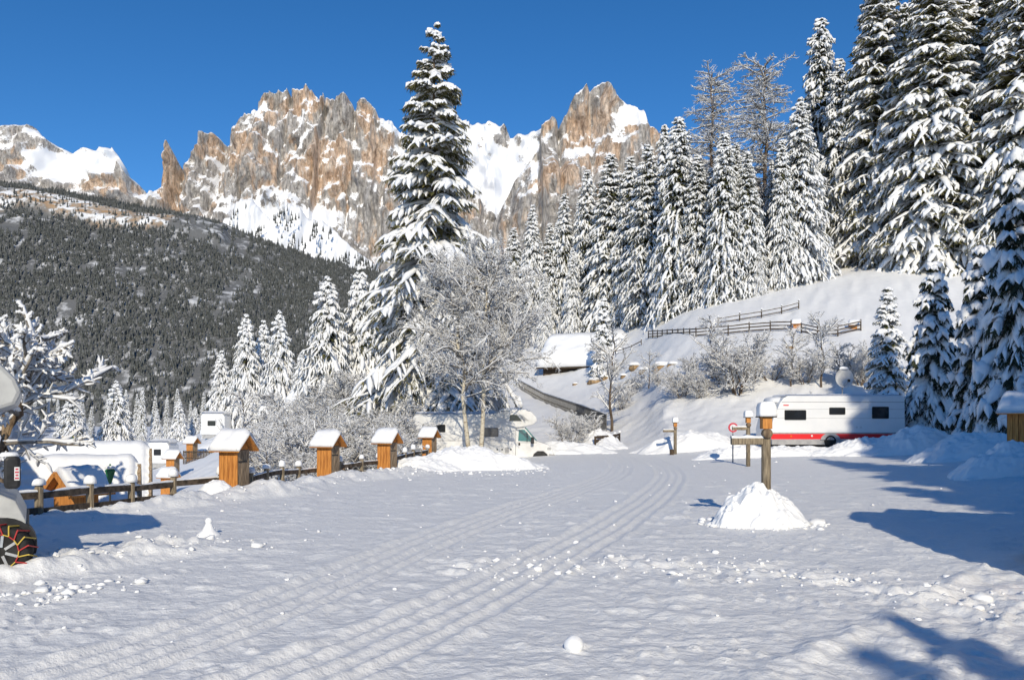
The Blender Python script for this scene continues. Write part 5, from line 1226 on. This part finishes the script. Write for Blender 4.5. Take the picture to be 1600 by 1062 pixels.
MB().prism([(-.22+.335*math.cos(a), .33+.335*math.sin(a)) for a in np.linspace(-.3, PI+.3, 18)], -.006, .30).build('wheel_well', M['black'], t)
MB().prism([(.0, .30), (.03, .36), (.03, .58), (-.04, .60), (-.06, .32)], .0, 1.9).build('bumper', M['black'], t, bevel=.02)
wh = wheel(t, -.20, .29, .285, .0); wh.rotation_euler = (0, .3, math.radians(-24))
for k, (m_k, off) in enumerate((('yellow', 0.), ('red', .35), ('yellow', .7), ('red', 1.05), ('yellow', 1.4), ('red', 1.75), ('yellow', 2.1), ('red', 2.45), ('yellow', 2.8), ('red', 3.15), ('yellow', 3.5), ('red', 3.85), ('yellow', 4.2), ('red', 4.55), ('yellow', 4.9), ('red', 5.25), ('yellow', 5.6), ('red', 5.95))):
    r_ = .295; c, s_ = math.cos(off), math.sin(off); c2_, s2_ = math.cos(off+.18), math.sin(off+.18)
    b = MB(); b.beam((r_*.66*c, -.11, r_*.66*s_), (r_*1.0*c2_, -.105, r_*1.0*s2_), .013, .013); b.beam((r_*1.02*c2_, -.11, r_*1.02*s2_), (r_*1.02*c, .11, r_*1.02*s_), .014, .013)
    b.beam((r_*.66*c, -.112, r_*.66*s_), (r_*.66*math.cos(off+.35), -.112, r_*.66*math.sin(off+.35)), .011, .011)
    b.build('snow_chain', M[{'red': 'chain_red'}.get(m_k, m_k)], wh)
for k in range(7):
    a = k*2*PI/7; MB().beam((.05*math.cos(a), -.095, .05*math.sin(a)), (.18*math.cos(a), -.085, .18*math.sin(a)), .03, .03).build('spoke', M['metal'], wh)
mi = MB().beam((-1.05, .02, 1.30), (-.28, -.14, 1.30), .07, .07).build('mirror_arm', M['grey_paint'], t)
mi2 = MB().beam((-1.05, .02, 1.08), (-.28, -.14, 1.08), .09, .09).build('mirror_arm', M['grey_paint'], t)
hd = MB().prism(rrect(-.13, 1.19, .16, .36, .05), -.30, -.06).build('mirror_head', M['black'], t, bevel=.03)
MB().prism(rrect(-.085, 1.18, .05, .15, .004), -.312, -.298).build('reflector_label', M['dirty_white'], hd)
for i in range(4): MB().prism(rrect(-.085, 1.13+i*.034, .036-.01*(i % 2), .016, .001), -.318, -.311).build('label_print', M['sign_red'], hd)
snow_lump('snow_cap', (.5, .12, .07), t, (-.65, -.06, 1.335), 2, n=12); snow_lump('snow_cap', (.2, .16, .05), t, (-.16, -.17, 1.37), 3, n=12); snow_lump('snow_cap', (.3, .12, .05), t, (-.6, -.06, 1.12), 5, n=12)
snow_lump('bonnet_snow', (.5, 1.4, .06), t, (-.62, .95, 1.08), 7, n=14)
# small far vehicles
def small_caravan(px, Y, z, L, H, label, rz=0.):
    t = thing('caravan', (px2w(px, Y), Y, z), label, 'caravan', 'far caravans on the lower campsite', rz)
    MB().prism([(0, .4), (0, H-.15), (.15, H), (L-.2, H), (L, H-.3), (L, .4)], 0, 2).build('body', M['white_paint'], t, bevel=.05)
    window(t, L*.45, H*.62, min(.85, L*.34), .5, 0); box_part('skirt', 'grey_paint', t, .1, L-.1, .05, 1.9, .0, .42)
    snow_profile('roof_snow', [(0, H), (2, H)], .0, L, .28, t, 20, 8, seed=int(px)); return t
small_caravan(231, 66, -2.0, 1.75, 2.1, 'small white caravan with one dark window right of the lodge gables')
small_caravan(314, 78, .2, 2.3, 2.4, 'white camper box with a dark window standing on the terrace')
# snow covered ramp and box right of the terrace camper
x = px2w(308, 64); snow_pile(px2w(325, 66), 66, 1.7, 2.4, .55, 61, 'snow slope of the terrace with blue streaks of shade', .25, res=80, group=PG, sharp=.5)
small_caravan(352, 84, .4, 2.2, 2.0, 'grey edged snow covered trailer behind the terrace camper')
# tractor
t = thing('tractor', (px2w(84, 70), 70, -1.0), 'small green tractor with a glazed cab beyond the lodge roofs', 'tractor')
MB().prism([(0, .5), (.05, .85), (.75, .95), (.75, .5)], 0, .9).build('bonnet', M['tractor_green'], t, bevel=.04)
MB().prism([(.72, .5), (.78, 1.50), (1.75, 1.50), (1.80, .5)], 0, 1.1).build('cab', M['tractor_green'], t, bevel=.04)
for a, b_ in ((.84, 1.22), (1.28, 1.68)): MB().prism([(a, .95), (a, 1.40), (b_, 1.40), (b_, .95)], -.02, .0).build('cab_window', M['teal_glass'], t)
wheel(t, 1.45, .45, .45, -.05); wheel(t, .3, .32, .32, -.05); box_part('roof', 'yellow', t, .72, 1.8, -.03, 1.15, 1.5, 1.56)
snow_lump('snow_cap', (.9, .9, .08), t, (1.26, .5, 1.56), 2)

# barn on the slope
p = hill(930, 545); Y = 100; x = px2w(925, Y); z = gz(x, Y)
t = thing('barn', (x, Y+3, z-1.9), 'low timber barn under a deep roof of snow at the foot of the wood', 'building', None, math.radians(-22), 1.2)
MB().prismx([(-2.8, -1), (2.8, -1), (2.8, 1.6), (0, 3.9), (-2.8, 1.6)], -4.3, 3.3).build('wall', M['dark_wood'], t)
box_part('gable_beam', 'orange_wood', t, 3.32, 3.5, -.6, .3, 2.2, 3.4)
for s_ in (-1, 1): MB().prismx([(s_*3.6, .95), (s_*3.6, 1.1), (0, 4.1), (0, 3.92)], -4.8, 4.1).build('roof', M['dark_wood'], t)
snow_profile('snow_cover', [(-3.7, 1.12), (0, 4.12), (3.7, 1.12)], -4.9, 4.2, .95, t, 30, 12)
# houses between the spruces of the middle distance
p = hill(520, 605, 40, 140)
def cabin(px, Y, pyb, L, half, h, label, rz, wall='grey_board'):
    z = CH+(HY-pyb)/F*Y; t = thing('cabin', (px2w(px, Y), Y, z), label, 'building', 'snow covered cabins in the middle distance', rz)
    MB().prismx([(-half, -1.2), (half, -1.2), (half, h), (0, h+half*.55), (-half, h)], -L, L).build('wall', M[wall], t)
    for s_ in (-1, 1): MB().prismx([(s_*(half+.4), h-.28), (s_*(half+.4), h-.16), (0, h+half*.6+.05), (0, h+half*.6-.07)], -L-.3, L+.3).build('roof', M['orange_wood'], t)
    snow_profile('snow_cover', [(-half-.42, h-.15), (0, h+half*.6+.06), (half+.42, h-.15)], -L-.35, L+.35, .4, t, 16, 8, seed=int(px)); return t
cabin(516, 74, 606, 1.1, .8, .6, 'left grey cabin on the white terrace right of the round mound', .1)
cabin(560, 74, 604, .7, .7, .8, 'right small cabin with an orange gable on the white terrace', -.3, 'orange_wood')
x = px2w(495, 73); t = thing('board_fence', (x, 73, gz(x, 73)), 'grey board fence in front of the two cabins on the terrace', 'fence'); b = MB()
for i in range(36): b.box(i*.14, i*.14+.12, 0, .04, -.6, 1.0+random.uniform(-.03, .03))
o = b.build('boards', M['grey_board'], t); o['kind'] = 'stuff'; box_part('rail', 'dark_wood', t, 0, 5, .04, .08, .3, .4)
cabin(545, 40, 745, 1.7, 1.3, .55, 'low snow covered shed roof in the thicket behind the third hut', -.9, 'dark_wood')
# rocks showing through the cut bank
i = 0
for (px, py, s_, lab) in [(992, 576, .9, 'leftmost brown rock of the cut bank with a snow hood'), (1006, 582, .7, 'brown rock second in the cut bank'), (1034, 578, 1.0, 'large ochre rock of the cut bank under the slope'), (1050, 574, .7, 'ochre rock right of the large one in the cut bank'), (928, 598, .8, 'brown rock at the foot of the young spruce'), (945, 592, .6, 'smaller brown rock right of the young spruce foot'), (975, 590, .6, 'half buried rock between young spruce and cut bank'), (1120, 588, .5, 'small dark rock under the round frosted bush'), (898, 601, .35, 'single dark stone on the smooth slope above the barrier'), (1235, 545, .5, 'brown rock below the fence by the little hut')]:
    p = hill(px, py); i += 1
    t = thing('rock', (p.x, p.y, p.z), lab, 'rock', 'rocks showing through the snow of the slope', i*1.1)
    b = MB(); b.lathe([(.5*s_, -.5*s_), (.72*s_, -.05), (.6*s_, .3*s_), (.3*s_, .5*s_)], n=9)
    b.v = [(v[0]*random.uniform(.8, 1.3)*1.3, v[1]*random.uniform(.8, 1.2), v[2]*random.uniform(.8, 1.25)) for v in b.v]; b.build('stone', M['rock'], t)
    snow_lump('snow_cap', (1.9*s_, 1.3*s_, .42*s_), t, (0, 0.1, .36*s_), i, n=12)
# drifting vapour beside the motorhome
m = bpy.data.materials.new('vapour'); m.use_nodes = True; t = m.node_tree; t.nodes.remove(t.nodes['Principled BSDF'])
pv = N(t, 'ShaderNodeVolumePrincipled'); pv.inputs['Color'].default_value = (.95, .95, .96, 1); tc = N(t, 'ShaderNodeTexCoord')
ln = N(t, 'ShaderNodeVectorMath', operation='LENGTH'); t.links.new(tc.outputs['Object'], ln.inputs[0])
nz = noise(t, tc.outputs['Object'], 2.2, 3); r1 = N(t, 'ShaderNodeMapRange'); r1.inputs[1].default_value = 1.; r1.inputs[2].default_value = .2; r1.inputs[3].default_value = 0; r1.inputs[4].default_value = .55
t.links.new(ln.outputs['Value'], r1.inputs[0]); mu = N(t, 'ShaderNodeMath', operation='MULTIPLY'); t.links.new(r1.outputs[0], mu.inputs[0]); t.links.new(nz, mu.inputs[1])
t.links.new(mu.outputs[0], pv.inputs['Density']); t.links.new(pv.outputs[0], t.nodes['Material Output'].inputs['Volume'])
b = MB(); b.lathe([(max(.003, math.sin(a)), -math.cos(a)) for a in np.linspace(.01, PI-.01, 12)], n=20); o = b.build('vapour', m); o.location = (px2w(768, 40.5), 40.3, 1.6); o.scale = (1.5, 1.0, 2.0)
tag(o, 'faint cloud of vapour drifting along the side of the motorhome', 'vapour', None, 'stuff')
